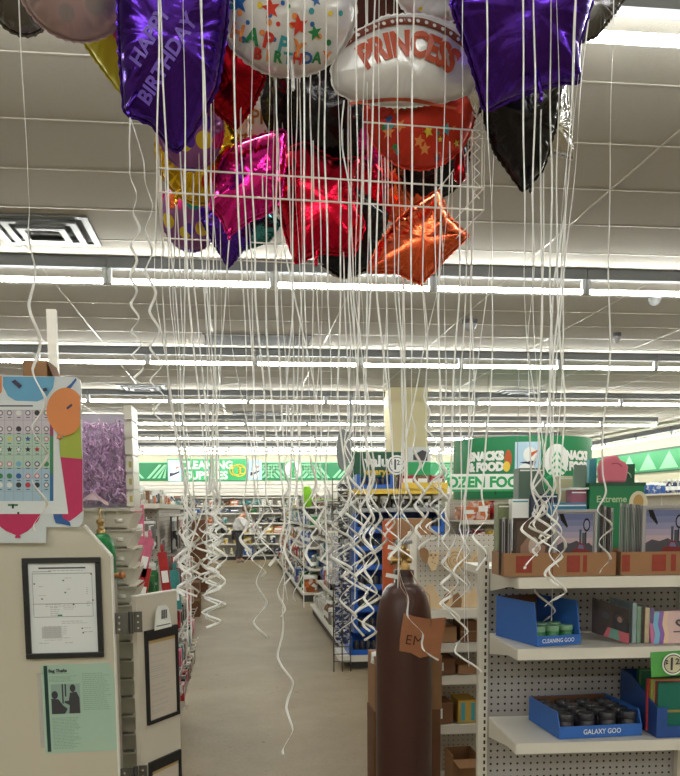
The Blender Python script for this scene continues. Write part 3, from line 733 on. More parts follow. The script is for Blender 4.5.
# ------------------------------------------------------------------ person at the far end of the aisle
def person():
    Y = 25.3; bx = at(238, 540, Y).x
    t = thing('person', 'person in a white top and grey trousers bending toward the far shelf', 'person', (bx, Y, 0))
    def skin(name, pts, edges, rad, m, root=0, parent=t, sub=2):
        me = bpy.data.meshes.new(name); me.from_pydata([Vector(p) for p in pts], edges, []); me.materials.append(m)
        o = bpy.data.objects.new(name, me); COL.objects.link(o); o.parent = parent
        md = o.modifiers.new('skin', 'SKIN'); md.use_smooth_shade = True
        if not me.skin_vertices: me.attributes.new
        if len(me.skin_vertices) == 0:
            bpy.context.view_layer.objects.active = o
            with bpy.context.temp_override(object=o): bpy.ops.object.modifier_remove(modifier='skin'); bpy.ops.object.modifier_add(type='SKIN')
            md = o.modifiers[-1]; md.use_smooth_shade = True
        for i, sv in enumerate(me.skin_vertices[0].data):
            r = rad[i]; sv.radius = (r, r) if isinstance(r, (int, float)) else r; sv.use_root = (i == root)
        s = o.modifiers.new('sub', 'SUBSURF'); s.levels = sub; s.render_levels = sub
        return o
    # facing right (+X) and away, leaning forward
    pts = [(0, 0, .90), (.02, 0, 1.02), (.08, .01, 1.18), (.13, .02, 1.33), (.19, .03, 1.40), (.23, .03, 1.46), (.27, .035, 1.55),      # pelvis .. head 6
           (.10, -.17, 1.30), (.20, -.21, 1.08), (.40, -.14, 1.04), (.48, -.12, 1.05),     # near arm 7-10
           (.15, .18, 1.30), (.28, .22, 1.10), (.46, .16, 1.08), (.54, .15, 1.09),          # far arm 11-14
           (-.01, -.09, .84), (.03, -.11, .48), (-.05, -.11, .10), (.07, -.12, .04),         # near leg 15-18
           (.01, .09, .84), (.10, .10, .48), (.06, .10, .10), (.18, .11, .04)]               # far leg 19-22
    ed = [(0, 1), (1, 2), (2, 3), (3, 4), (4, 5), (5, 6), (3, 7), (7, 8), (8, 9), (9, 10), (3, 11), (11, 12), (12, 13), (13, 14), (0, 15), (15, 16), (16, 17), (17, 18), (0, 19), (19, 20), (20, 21), (21, 22)]
    rd = [.13, .13, .14, .13, .055, .05, .095, .055, .045, .035, .028, .055, .045, .035, .028, .09, .058, .04, .035, .09, .058, .04, .035]
    skin('body', pts, ed, rd, SKIN)
    sh_i = [0, 1, 2, 3, 7, 8, 9, 11, 12, 13]; mp = {v: i for i, v in enumerate(sh_i)}
    skin('white_top', [pts[i] if i != 0 else (-.01, 0, .88) for i in sh_i], [(mp[a], mp[b]) for a, b in ed if a in mp and b in mp], [.18, .19, .195, .17, .09, .075, .06, .09, .075, .06], SHIRT)
    tr_i = [0, 15, 16, 17, 19, 20, 21]; mp = {v: i for i, v in enumerate(tr_i)}
    skin('trousers', [pts[i] for i in tr_i], [(mp[a], mp[b]) for a, b in ed if a in mp and b in mp], [.165, .12, .085, .06, .12, .085, .06], TROU)
    m = MB(); c = Vector((.26, .035, 1.575)); n = 12
    L = rootloc(t)
    m.lathe([(.03, -.09), (.095, -.07), (.118, 0), (.10, .07), (.05, .115), (.01, .12)], L+c+Vector((-.015, .01, 0)), 14); m.build('hair', HAIR, t)
    for s, i in ((-1, 18), (1, 22)):
        p = Vector(pts[i]); MB().lathe([(.045, 0), (.06, .01), (.055, .05), (.03, .08)], L+Vector((p.x-.06, p.y, 0)), 12).build('shoe', SHOE, t)
person()

# ------------------------------------------------------------------ left foreground
YP = 2.78
def P2(px, py, Y=YP):
    p = at(px, py, Y); return (p.x, p.z)
def quad_frame(mb, x0, x1, z0, z1, y, w_, th, mi=0):
    mb.bb(x0, x1, y-th, y, z0, z0+w_, mi); mb.bb(x0, x1, y-th, y, z1-w_, z1, mi)
    mb.bb(x0, x0+w_, y-th, y, z0+w_, z1-w_, mi); mb.bb(x1-w_, x1, y-th, y, z0+w_, z1-w_, mi)
xr_ = P2(112, 640)[0]+.004; zt = P2(60, 527)[1]; xc, zc_ = P2(83, 527)[0], P2(111, 557)[1]
cab = thing('display_cabinet', 'beige display cabinet end with sloped corner carrying the framed licence', 'cabinet', (-1.0, YP+.07, 0))
MB().prism([(-1.45, .0), (xr_, .0), (xr_, zc_), (xc, zt), (-1.45, zt)], (0, YP+.03, 0), XV, ZV, .03).build('end_panel', CREAM, cab, .002)
m = MB(); a = Vector((xc, YP-.001, zt)); b = Vector((xr_, YP-.001, zc_)); d = (b-a).normalized(); n_ = Vector((-d.z, 0, d.x))*-1
m.add([a+ZV*.001, b+ZV*.001, b+Vector((.004, 0, .004)), a+Vector((.004, 0, .006)), a+Vector((0, .032, .001)), b+Vector((0, .032, .001)), b+Vector((.004, .032, .004)), a+Vector((.004, .032, .006))],
      [(0, 1, 2, 3), (7, 6, 5, 4), (3, 2, 6, 7), (0, 4, 5, 1), (1, 5, 6, 2), (0, 3, 7, 4)])
m.bb(xr_, xr_+.005, YP-.002, YP+.032, .02, zc_); m.build('edge_trim', EDGE, cab)
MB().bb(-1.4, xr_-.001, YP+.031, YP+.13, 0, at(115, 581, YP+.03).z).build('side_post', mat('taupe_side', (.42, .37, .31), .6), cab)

def text_lines(mb, x0, x1, z1, n, dz, y, th=.0022, mi=0, ragged=.35, rnd=R_):
    for i in range(n):
        x = x0; xe = x1-(x1-x0)*ragged*rnd.random()
        while x < xe:
            w_ = rnd.uniform(.004, .014); mb.bb(x, min(x+w_, xe), y-.0004, y, z1-i*dz-th, z1-i*dz, mi); x += w_+.0025
# framed licence
x0, z1 = P2(22.5, 558); x1, z0 = P2(104.5, 656.5)
fr = thing('framed_document', 'black framed licence paper hung on the beige cabinet end', 'frame', ((x0+x1)/2, YP, z0))
m = MB(); quad_frame(m, x0, x1, z0, z1, YP-.002, .017, .014); m.build('frame_border', BLACK, fr, .002)
MB().bb(x0+.017, x1-.017, YP-.006, YP-.004, z0+.017, z1-.017).build('paper', PAPER, fr)
m = MB(); yy = YP-.0062; W = x1-x0; H = z1-z0
fx = lambda u: x0+W*u
fz = lambda v: z1-H*v
m.bb(fx(.2), fx(.8), yy-.0003, yy, fz(.11), fz(.095), 0)
text_lines(m, fx(.32), fx(.78), fz(.125), 1, .01, yy, .002, 1)
for (u0, u1, v) in ((.12, .88, .155), (.12, .88, .455), (.12, .88, .585), (.12, .36, .135)): m.bb(fx(u0), fx(u1), yy-.0003, yy, fz(v)-.0012, fz(v), 0)
for (u, v0, v1) in ((.12, .155, .585), (.88, .155, .585)): m.bb(fx(u)-.0008, fx(u), yy-.0003, yy, fz(v1), fz(v0), 0)
for (u, v) in ((.5, .22), (.52, .34), (.22, .40), (.86, .16), (.13, .25), (.87, .42), (.62, .46), (.72, .70), (.73, .745)): m.bb(fx(u), fx(u)+.005, yy-.0004, yy, fz(v)-.004, fz(v), 0)
for (u, v, n, du) in ((.53, .20, 1, .1), (.19, .28, 1, .1), (.55, .31, 1, .07), (.19, .37, 1, .1), (.27, .46, 2, .3), (.33, .49, 5, .12), (.5, .47, 3, .16), (.47, .63, 2, .38), (.24, .68, 8, .33), (.75, .70, 1, .15), (.75, .74, 1, .15), (.17, .845, 1, .2), (.5, .845, 1, .12), (.8, .30, 4, .03), (.8, .44, 3, .05)):
    text_lines(m, fx(u), fx(min(u+du, .89)), fz(v), n, .0062, yy, .0016, 1)
m.bb(fx(.42), fx(.48), yy-.0004, yy, fz(.58), fz(.565), 2)
m.bb(fx(.21), fx(.46), yy-.0002, yy, fz(.80), fz(.685), 3)
m.build('printed_form', [INK, GREYINK, SIGNG, mat('pale_grey_print', (.55, .57, .58), .7)], fr)
# green notice in a plastic sleeve, slightly tilted
a = at(41, 665, YP); b = at(113.5, 662, YP); c = at(45, 753.5, YP)
no = thing('notice', 'pale green notice headed Bag Thefts in a clear sleeve under the framed licence', 'notice', ((a.x+b.x)/2, YP, c.z))
ua = (at(114, 662.5, YP)-a).normalized(); ub = Vector((-ua.z, 0, ua.x)); W = (b-a).length; H = a.z-c.z
rot2 = Matrix((ua, YV, ub)).transposed()
def q(u, v, dy=0): return a+ua*(W*u)-ub*(H*v)+Vector((0, -dy, 0))
def qb(mb, u0, u1, v0, v1, dy, mi=0):
    P = [q(u0, v1, dy), q(u1, v1, dy), q(u1, v0, dy), q(u0, v0, dy)]; mb.add(P+[p+Vector((0, .0004, 0)) for p in P], [(0, 1, 2, 3), (7, 6, 5, 4), (0, 4, 5, 1), (1, 5, 6, 2), (2, 6, 7, 3), (3, 7, 4, 0)], mi)
m = MB(); P = [q(0, 1, .0025), q(1, 1, .0025), q(1, .1, .0025), q(.93, 0, .0025), q(0, 0, .0025)]
m.add(P+[p+Vector((0, .0018, 0)) for p in P], [(0, 1, 2, 3, 4), (9, 8, 7, 6, 5)]+[(i, 5+i, 5+(i+1) % 5, (i+1) % 5) for i in range(5)]); m.build('sheet', GREENP, no)
m = MB(); qb(m, .035, .085, .01, .98, .0032); m.build('spine_strip', DKGREEN, no)
m = MB(); text_on(m, 'Bag Thefts', q(.10, .07, .003), ua, ub, .0135, 0, 'LEFT', .0006)
def tl(u0, u1, v, n, dv, mi=1, th=.004):
    for i in range(n):
        u = u0; ue = u1-(u1-u0)*.3*R_.random()
        while u < ue: w_ = R_.uniform(.015, .05); qb(m, u, min(ue, u+w_), v+i*dv, v+i*dv+th, .003, mi); u += w_+.01
tl(.10, .38, .10, 1, .02); tl(.10, .5, .13, 5, .014); tl(.56, .95, .11, 19, .0225); tl(.12, .52, .60, 22, .0165)
m.build('printed_text', [INK, GREENINK], no)
m = MB(); qb(m, .12, .52, .22, .555, .003, 0); qb(m, .27, .29, .22, .44, .0034, 1); qb(m, .31, .33, .22, .36, .0034, 1); qb(m, .30, .48, .42, .435, .0036, 1)
for (cx, cy, rx, ry) in ((.17, .34, .045, .045), (.42, .27, .04, .045)):
    m.add([q(cx+rx*math.cos(k*PI/6), cy+ry*math.sin(k*PI/6), .0036) for k in range(12)], [tuple(range(12))], 1)
for poly in ([(.12, .38), (.22, .39), (.28, .46), (.34, .50), (.30, .555), (.12, .555)], [(.38, .32), (.47, .31), (.51, .38), (.51, .555), (.36, .555), (.37, .46), (.30, .43), (.31, .41), (.36, .41)]):
    m.add([q(u, v, .0038) for u, v in poly], [tuple(range(len(poly)))], 1)
m.build('black_and_white_photo', [mat('photo_pale', s2l(150, 180, 170), .4), INK], no)
m = MB(); qb(m, -.06, .03, .09, .93, .002); m.build('sleeve_binding', mat('clear_sleeve_edge', (.72, .70, .66), .25, alpha=.6), no)

# helium balloon price poster with printed balloons
YS = YP-.025
po = thing('poster', 'balloon price chart poster with printed coloured balloons at the left edge', 'poster', (at(30, 530, YS).x, YS, at(30, 530, YS).z))
def pp(px, py): return P2(px, py, YS)
m = MB(); rr = 4
m.prism([pp(-70, 374), pp(76, 377), pp(80, 380), pp(81, 384), pp(83, 519), pp(82, 524), pp(78, 527), pp(46, 527), pp(46, 543), pp(-70, 543)], (0, YS+.006, 0), XV, ZV, .006)
m.build('board', mat('poster_board', s2l(214, 222, 226), .35), po)
def bal(mb, cx, cy, rx, ry, mi, y, knot=True):
    c_ = pp(cx, cy); s = YS/853
    P = []
    for k in range(36):
        an = 2*PI*k/36; e = 1-.10*(math.sin(an) < 0)*abs(math.sin(an))
        P.append((cx+rx*math.cos(an)*(1-.16*max(0, -math.sin(an))**2), cy-ry*math.sin(an)*(1.08 if math.sin(an) < 0 else 1)))
    return P
def clip_poly(P, xmax=82.0, ymin=377.0, ymax=542.0, xmin=-68.0):
    return [(min(max(x, xmin), xmax), min(max(y, ymin), ymax)) for x, y in P]
m = MB()
PB = [([(3, 376.5), (3, 386), (8, 396), (18, 402), (36, 402), (46, 398), (53, 388), (55, 377)], 0, .0010), ([(-40, 376), (2, 376), (2, 392), (-8, 402), (-40, 402)], 1, .0012),
      ([(80.5, 424), (67, 434), (60, 440), (60, 459), (82.4, 460)], 2, .0010), ([(60, 457), (82.4, 459), (82.8, 511), (77, 516), (70, 521), (60, 520), (54, 516)], 3, .0014),
      ([(-22, 500), (45, 500), (45, 506), (38, 521), (28, 531), (18, 536), (6, 531), (-8, 520), (-20, 508)], 3, .0010),
      ([(min(80.6, 66+19*math.cos(k*PI/18)*(1-.12*max(0, math.sin(k*PI/18)))), 412+24*math.sin(k*PI/18)) for k in range(36)], 1, .0075)]
for P, mi, dy in PB: m.prism([pp(*p_) for p_ in P], (0, YS-dy, 0), XV, ZV, .0006, mi)
m.prism([pp(58, 435), pp(62, 435), pp(63, 439), pp(57, 439)], (0, YS-.0086, 0), XV, ZV, .0006, 1)
m.prism([pp(16, 535), pp(20, 535), pp(21, 538), pp(15, 538)], (0, YS-.0026, 0), XV, ZV, .0006, 3)
for P in ([(12, 382), (16, 380), (23, 386), (20, 389)], [(43, 389), (47, 388), (48, 391), (44, 392)], [(67, 408), (72, 404), (73, 406), (68, 410)], [(18, 512), (20, 512), (20, 514), (18, 514)]):
    m.prism([pp(*p) for p in P], (0, YS-.0088, 0), XV, ZV, .0006, 5)
m.prism([pp(*p) for p in ((53, 511), (57, 515), (62, 513), (63, 518), (70, 522), (71, 526), (62, 524), (56, 523), (54, 518))], (0, YS-.003, 0), XV, ZV, .0006, 4)
m.prism([pp(*p) for p in ((66, 388), (71, 384), (76, 378), (77, 380), (72, 387), (68, 392))], (0, YS-.003, 0), XV, ZV, .0006, 4)
m.build('printed_balloons', [mat('print_sky_blue', s2l(95, 165, 205), .4, noise=.1), mat('print_orange', s2l(222, 135, 70), .4, noise=.1), mat('print_lime', s2l(165, 180, 60), .4, noise=.1),
                             mat('print_magenta', s2l(195, 35, 95), .4, noise=.08), mat('print_blue', s2l(40, 95, 165), .4), mat('print_dark', s2l(50, 40, 80), .4)], po)
# price chart sheet
YC = YS-.0042
ch = MB(); ch.prism([P2(*p, YC) for p in ((-70, 398), (50, 402), (53, 404), (68, 512), (68, 514), (-70, 514))], (0, YC+.001, 0), XV, ZV, .0012)
ch.prism([P2(*p, YC) for p in ((-70, 398), (52, 402), (54, 405), (55.5, 500), (53, 503), (-70, 503))], (0, YC-.0002, 0), XV, ZV, .0012)
ch.build('chart_sheet', mat('chart_white', s2l(222, 228, 232), .35), po)
m = MB(); yc = YC-.0016
def cb(x0, y0, x1, y1, mi, dy=0):
    m.prism([P2(x0, y1, YC), P2(x1, y1, YC), P2(x1, y0, YC), P2(x0, y0, YC)], (0, yc-dy, 0), XV, ZV, .0004, mi)
cb(-66, 410, 50, 434, 0); cb(-66, 434, 50, 468, 1); cb(-66, 468, 50, 501, 2); cb(50, 410, 53.5, 436, 3); cb(50, 436, 53.5, 474, 4); cb(50, 474, 53.5, 501, 5)
for k in range(14): cb(41.5-9.2*k, 410, 41.9-9.2*k, 501, 6, .0004)
for y in (410, 420, 434, 446, 455, 468, 478, 491): cb(-66, y, 50, y+.4, 6, .0004)
icons = [(413, 'oosoxo'), (429, 'ooxooo'), (439, 'oyobop'), (449.5, 'okvnrg'), (464, 'ppcvvg'), (476, 'ggbppo'), (485, 'wwxrko')]
icol = {'o': 7, 's': 8, 'x': 9, 'y': 10, 'b': 11, 'p': 12, 'k': 9, 'v': 13, 'n': 9, 'r': 14, 'g': 15, 'c': 16, 'w': 8}
for y, row in icons:
    for k in range(-7, 6):
        chh = row[k % 6]; x = 46.5-9.2*(5-k) if k >= 0 else 46.5-9.2*(5-k)
        if x < -64: continue
        c_ = P2(x, y, YC); r = .0082
        if y in (449.5,) or (y == 439 and chh in 'yb'): P = starp(c_[0], c_[1], r*1.1, .5)
        else: P = circ(c_[0], c_[1], r, n=12)
        m.prism(P, (0, yc-.0008, 0), XV, ZV, .0004, icol[chh])
        if chh in 'opvw' : m.prism(circ(c_[0], c_[1], r*.6, n=10), (0, yc-.0014, 0), XV, ZV, .0004, 8)
        cb(x-1.8, y+4.2, x+1.8, y+4.9, 9, .0008)
cb(-50, 405.3, 33, 406.6, 9)
cb(12, 504, 14, 508.5, 9, -.0005); cb(8, 504, 12, 506, 15, -.0005); cb(14, 504, 18, 506, 15, -.0005)
cols_ = [(205, 195, 208), (178, 205, 190), (165, 195, 215), (150, 50, 100), (50, 130, 90), (40, 110, 160), (150, 160, 165), (120, 115, 125), (225, 225, 225), (40, 40, 50), (215, 205, 90), (40, 90, 165), (205, 120, 150), (95, 60, 120), (190, 50, 60), (60, 130, 80), (120, 180, 210)]
m.build('printed_chart', [mat('chart_print_%s' % n, s2l(*c_), .4) for n, c_ in zip('abcdefghijklmnopq', cols_)], po)
# clear card holder lower edge
# post behind poster and carton
p = at(51.5, 310, 4.3); q_ = at(51.5, 372, 4.3)
t = thing('sign_post', 'white square post standing behind the balloon poster', 'post', (p.x, 4.3, 0))
MB().bb(p.x-.021, p.x+.021, 4.28, 4.32, .012, p.z).build('post', WHITE, t)
MB().bb(p.x-.2, p.x+.2, 4.15, 4.45, 0, .012).build('foot_plate', WHITE, t)

# tower of beige trays and foil curtain display
YT = 3.12
tx0, tx1 = at(84, 520, YT).x, at(130.5, 520, YT).x
tz = at(100, 508, YT).z
t = thing('tray_tower', 'tall beige slatted display tower between the cabinet and the hinged panel', 'display', ((tx0+tx1)/2-.2, YT+.2, 0))
xm = at(104, 520, YT).x
MB().bb(tx0-.35, xm, YT, YT+.34, .03, tz-.01).build('tower_body', CREAM2, t)
MB().bb(tx0-.37, tx1+.003, YT-.02, YT+.36, tz-.012, tz).build('tower_top', CREAM2, t)
MB().bb(tx0-.3, tx1-.01, YT+.02, YT+.3, 0, .03).build('tower_foot', DKMETAL, t)
m = MB(); z = tz-.015; k = 0
while z > .1:
    s = .068
    m.add([(xm, YT+.01, z), (tx1-.018, YT+.01, z), (tx1-.018, YT+.01, z-s+.016), (xm, YT+.01, z-s+.016), (tx1+.012, YT+.01, z-.002), (tx1-.014, YT+.01, z-s+.006), (tx1-.014, YT+.3, z-s+.006), (tx1+.012, YT+.3, z-.002)],
          [(0, 3, 2, 1), (1, 2, 5, 4), (4, 5, 6, 7)])
    m.bb(xm, tx1+.006, YT-.005, YT+.3, z-s, z-s+.006)
    m.bb(xm+.004, tx1-.02, YT+.02, YT+.3, z-s+.01, z-.004)
    cx = tx1-.03; 
    z -= s; k += 1
m.build('tray_lips', CREAM2, t)
z = tz-.05
for k in range(5): MB().lathe([(.012, 0), (.014, .006), (.011, .012)], (tx1-.04, YT+.006, z-.068*k), 10).build('tray_knob', EDGE, t)
# foil curtain packs
dz0, dz1 = tz+.001, at(100, 405, YT+.05).z
dx0, dx1 = at(40, 450, YT+.05).x, at(125, 450, YT+.05).x
t = thing('foil_curtain_display', 'white display box holding shiny purple foil fringe behind the poster', 'display', ((dx0+dx1)/2, YT+.15, dz0))
m = MB(); m.bb(dx0, dx1, YT+.22, YT+.26, dz0, dz1-.02); m.bb(dx0, dx1+.006, YT+.18, YT+.26, dz1-.055, dz1-.02)
m.build('backing_box', mat('lilac_card', s2l(205, 200, 215), .5), t)
m = MB(); m.bb(dx1, dx1+.022, YT+.08, YT+.26, dz0, dz1-.03)
for k in range(6): m.bb(dx1-.001, dx1+.026, YT+.06, YT+.24, dz0+.005+.062*k, dz0+.055+.062*k)
m.build('box_side', WHITE, t)
m = MB()
for k in range(3): m.bb(dx1+.010, dx1+.02, YT+.058, YT+.06, dz0+.02+.062*k, dz0+.042+.062*k)
m.build('yellow_tabs', mat('dull_yellow', s2l(190, 180, 110), .5), t)
m = MB()
for i in range(1300):
    x = R_.uniform(dx0+.01, dx1-.006); zz = R_.uniform(dz0+.02, dz1-.06)
    yy = YT+.05+R_.uniform(0, .12); L = R_.uniform(.02, .05); a1 = R_.uniform(-.9, .9); a2 = R_.uniform(-.8, .8)
    pth = [Vector((x+math.sin(a1)*L*s_, yy+math.sin(a2)*L*s_*.4, zz-math.cos(a1)*L*s_*.8)) for s_ in (-.5, 0, .5)]
    pth[1] += Vector((R_.uniform(-.006, .006), R_.uniform(-.006, .006), 0))
    m.strip(pth, R_.uniform(.003, .007), .0004, R_.uniform(0, 3), 1.0)
o = m.build('foil_fringe', mat('purple_tinsel', (.86, .60, .90), .2, .35), t); o['kind'] = 'stuff'
m = MB(); p = at(92, 500, YT)
m.add([Vector((p.x+.05*math.cos(a_)*(1+.2*math.sin(3*a_)), YT+.02+.02*math.sin(a_), p.z-.02+.02*abs(math.sin(a_)))) for a_ in [k*PI/8 for k in range(16)]]+[Vector((p.x, YT+.02, p.z+.03))], [(i, (i+1) % 16, 16) for i in range(16)], 0, True)
m.add([Vector((p.x+.05*math.cos(a_), YT+.02+.02*math.sin(a_), p.z-.025)) for a_ in [k*PI/8 for k in range(16)]], [tuple(range(16))])
tag(m.build('plastic_bag', mat('clear_pink_bag', s2l(190, 165, 170), .2, noise=.35, nscale=50)), 'crumpled pinkish plastic bag in front of the purple foil fringe', 'bag')
# carton on top of the foil display
a = at(33, 378, 3.25); b = at(59, 366, 3.25)
t = thing('carton', 'tan carton lying on top of the foil display behind the poster', 'box', ((a.x+b.x)/2, 3.3, dz1-.02))
MB().bb(a.x-.02, b.x-.03, 3.19, 3.36, dz1-.019, b.z+.01).build('box_body', CARD, t, .003)
MB().add([(b.x-.03, 3.19, b.z+.008), (b.x-.03, 3.36, b.z+.008), (b.x+.03, 3.36, dz1-.016), (b.x+.03, 3.19, dz1-.016), (b.x-.03, 3.19, b.z+.011), (b.x-.03, 3.36, b.z+.011), (b.x+.033, 3.36, dz1-.014), (b.x+.033, 3.19, dz1-.014)], [(0, 1, 2, 3), (7, 6, 5, 4), (0, 3, 7, 4), (1, 5, 6, 2), (0, 4, 5, 1), (3, 2, 6, 7)]).build('flap', CARDD, t)

# small green gas cylinder with brass valve
p = at(107, 545, 2.99); r = .046
t = thing('gas_cylinder', 'small green gas cylinder with brass valve behind the cabinet corner', 'cylinder', (p.x-.01, 2.99, 0))
zt2 = at(106, 533, 2.99).z; cx = p.x-.018
MB().lathe([(.001, 0), (r, .004), (r, zt2-.07), (r*.97, zt2-.045), (r*.8, zt2-.02), (r*.5, zt2-.004), (r*.28, zt2)], (cx, 2.99, 0), 28).build('cylinder_body', mat('green_gloss_paint', s2l(10, 125, 62), .3), t)
MB().lathe([(.014, zt2), (.014, zt2+.012), (.009, zt2+.014), (.009, zt2+.03), (.013, zt2+.032), (.013, zt2+.045), (.004, zt2+.048), (.003, zt2+.085)], (cx-.002, 2.99, 0), 14).build('valve', BRASS, t)
p = at(116, 575.5, 2.905)
m = MB(); m.cyl((p.x-.03, 2.905, p.z), (p.x+.018, 2.905, p.z), .008, n=12); m.lathe([(.002, -.012), (.011, -.008), (.012, .004), (.008, .012)], (p.x+.02, 2.905, p.z), 12)
tag(m.build('copper_handle', mat('copper', s2l(185, 125, 85), .35, .7)), 'short copper coloured handle poking out beside the cabinet edge', 'handle')

# hinged second panel with document
dl = at(136, 597, 2.86); dr = at(176.5, 588, 3.06)
dt = Vector((dl.x, 2.86, 0)); u = Vector((dr.x-dl.x, .20, 0)); DW = u.length; u.normalize(); nn = Vector((u.y, -u.x, 0))
if nn.y > 0: nn = -nn
zt3 = dl.z
pan = thing('hinged_panel', 'narrow beige hinged panel turned toward the aisle with a framed paper', 'panel', (dt.x, dt.y, .0))
def pb(mb, u0, u1, z0, z1, d0, d1, mi=0):
    P = [dt+u*a_+nn*b_+ZV*c_ for c_ in (z0, z1) for b_ in (d0, d1) for a_ in (u0, u1)]
    mb.add(P, [(0, 2, 3, 1), (4, 5, 7, 6), (0, 1, 5, 4), (2, 6, 7, 3), (0, 4, 6, 2), (1, 3, 7, 5)], mi)
m = MB(); pb(m, 0, DW, 0.0, zt3, -.018, 0); m.build('board', CREAM2, pan)
m = MB(); pb(m, -.002, DW+.002, zt3, zt3+.004, -.02, .002); m.build('edge_trim', EDGE, pan)
fz1 = at(142, 632, 2.87).z; fz0 = at(147, 727, 2.87).z
def docframe(z0, z1, lab, u0=.035, u1=DW-.012):
    t = thing('framed_document', lab, 'frame', (dt.x+.05, dt.y-.02, z0))
    m = MB(); pb(m, u0, u1, z0, z0+.012, .001, .010); pb(m, u0, u1, z1-.035, z1, .001, .010); pb(m, u0, u0+.012, z0+.012, z1-.035, .001, .010); pb(m, u1-.010, u1, z0+.012, z1-.035, .001, .010)
    m.build('frame_border', BLACK, t)
    m = MB(); pb(m, u0+.012, u1-.010, z0+.012, z1-.035, .001, .003); m.build('paper', mat('aged_paper', s2l(205, 195, 182), .5), t)
    m = MB(); pb(m, u0+.014, u1-.012, z1-.048, z1-.036, .0031, .0034, 1)
    zz = z1-.09; 
    while zz > z0+.03:
        a_ = u0+.03; e_ = u1-.03-R_.random()*.05
        while a_ < e_: w_ = R_.uniform(.005, .015); pb(m, a_, min(e_, a_+w_), zz, zz+.002, .0032, .0036, 0); a_ += w_+.003
        zz -= R_.choice((.008, .008, .016, .024))
    m.build('printed_text', [GREYINK, mat('tan_tape', s2l(190, 165, 110), .4)], t)
docframe(fz0, fz1, 'narrow black framed paper on the hinged panel')
docframe(fz0-.42, fz0-.13, 'second black framed paper low on the hinged panel at the bottom of the photo')
t = thing('hang_tag', 'white house-shaped tag with bar code above the framed paper on the hinged panel', 'tag', (dt.x+.1, dt.y, fz1))
m = MB(); z0 = fz1-.003; z1 = zt3-.01
P = [(.075, z0), (.175, z0+.002), (.16, z1-.045), (.15, z1-.035), (.145, z1-.03), (.11, z1-.03), (.10, z1-.03), (.085, z1-.05)]
A = [dt+u*a_+nn*.014+ZV*b_ for a_, b_ in P]; B = [p+nn*.002 for p in A]; k = len(P)
m.add(A+B, [tuple(range(k-1, -1, -1)), tuple(range(k, 2*k))]+[(i, (i+1) % k, k+(i+1) % k, k+i) for i in range(k)]); m.build('card', SWHITE, t)
m = MB()
for i in range(7): pb(m, .115+.005*i, .117+.005*i+(.0015 if i % 2 else 0), z0+.035, z0+.065, .0165, .0168)
pb(m, .085, .165, z0+.012, z0+.015, .0165, .0168)
m.build('bar_code', INK, t)
for zc0, lab in ((at(128, 622, 2.83).z, 'upper dark steel hinge joining cabinet and hinged panel'), (at(128, 776, 2.83).z, 'lower dark steel hinge joining cabinet and hinged panel')):
    t = thing('hinge', lab, 'hinge', (at(128, 622, 2.83).x, 2.83, zc0-.035))
    xa, xb, xc2 = at(113.5, 622, 2.775).x, at(131, 622, 2.82).x, at(143, 622, 2.85).x
    m = MB(); m.bb(xa, xb-.008, 2.80, 2.806, zc0-.034, zc0+.034)
    m.build('leaf', DKMETAL, t); m = MB(); m.bb(xb+.008, xc2, 2.826, 2.832, zc0-.034, zc0+.034); m.build('leaf', DKMETAL, t)
    m = MB(); m.cyl((xb, 2.815, zc0-.036), (xb, 2.815, zc0+.036), .008, n=12)
    m.build('pin', DKMETAL, t)
    m = MB()
    for dx, dy in ((xa+.015, 2.80), (xb+.022, 2.826)):
        for dz in (-.02, 0, .02): m.cyl((dx, dy-.003, zc0+dz), (dx, dy, zc0+dz), .0035, n=8)
    m.build('screws', mat('bright_screw', (.7, .7, .68), .25, .9), t)

# ------------------------------------------------------------------ helium tank with valve and cardboard tag
c = at(404, 660, 3.44); R0 = .1165; zs = at(404, 640, 3.44).z
tank = thing('helium_tank', 'tall dark brown helium tank with brass valve standing right of the aisle', 'gas tank', (c.x, 3.44, 0))
ztop = at(404, 576, 3.44).z
prof = [(.001, 0), (R0*.95, .005), (R0, .02), (R0, ztop-.235)]
for k in range(1, 9):
    an = k/8*PI/2; prof.append((R0*(.36+.64*math.cos(an)**.8) if k < 8 else R0*.36, ztop-.235+.205*math.sin(an)**1.1))
prof += [(R0*.33, ztop)]
MB().lathe(prof, (c.x, 3.44, 0), 48).build('tank_body', TANK, tank)
MB().lathe([(R0*.36, ztop), (R0*.36, ztop+.025), (.028, ztop+.028)], (c.x, 3.44, 0), 24).build('neck_ring', mat('dark_brown_metal', s2l(60, 40, 36), .4, .5), tank)
m = MB(); zv = ztop+.028
m.lathe([(.026, 0), (.026, .018), (.018, .02), (.018, .05), (.024, .052), (.026, .075), (.018, .08), (.010, .085), (.010, .10)], (c.x, 3.44, zv), 20)
m.cyl((c.x-.055, 3.44, zv+.038), (c.x+.03, 3.44, zv+.038), .014, n=14); m.cyl((c.x-.06, 3.44, zv+.038), (c.x-.045, 3.44, zv+.038), .019, n=6)
m.build('valve', BRASS, tank)
MB().lathe([(.006, .10), (.034, .104), (.036, .112), (.034, .120), (.006, .122)], (c.x, 3.44, zv), 16).build('handwheel', mat('grey_cast', (.35, .35, .36), .5, .4), tank)
tg = thing('cardboard_tag', 'torn brown cardboard tag tied to the tank by string', 'tag', (c.x+.03, 3.3, at(420, 658, 3.3).z))
YG = 3.305
P = [(404, 613), (413, 616), (428, 619), (446, 617.5), (445, 628), (442, 640), (440, 659.5), (428, 656), (420, 658), (411, 653), (399.5, 651), (400, 640), (401.5, 628)]
MB().prism([P2(*p_, YG) for p_ in P], (0, YG+.004, 0), XV, ZV, .004).build('card', mat('red_brown_card', s2l(174, 116, 82), .85, noise=.15, nscale=30), tg)
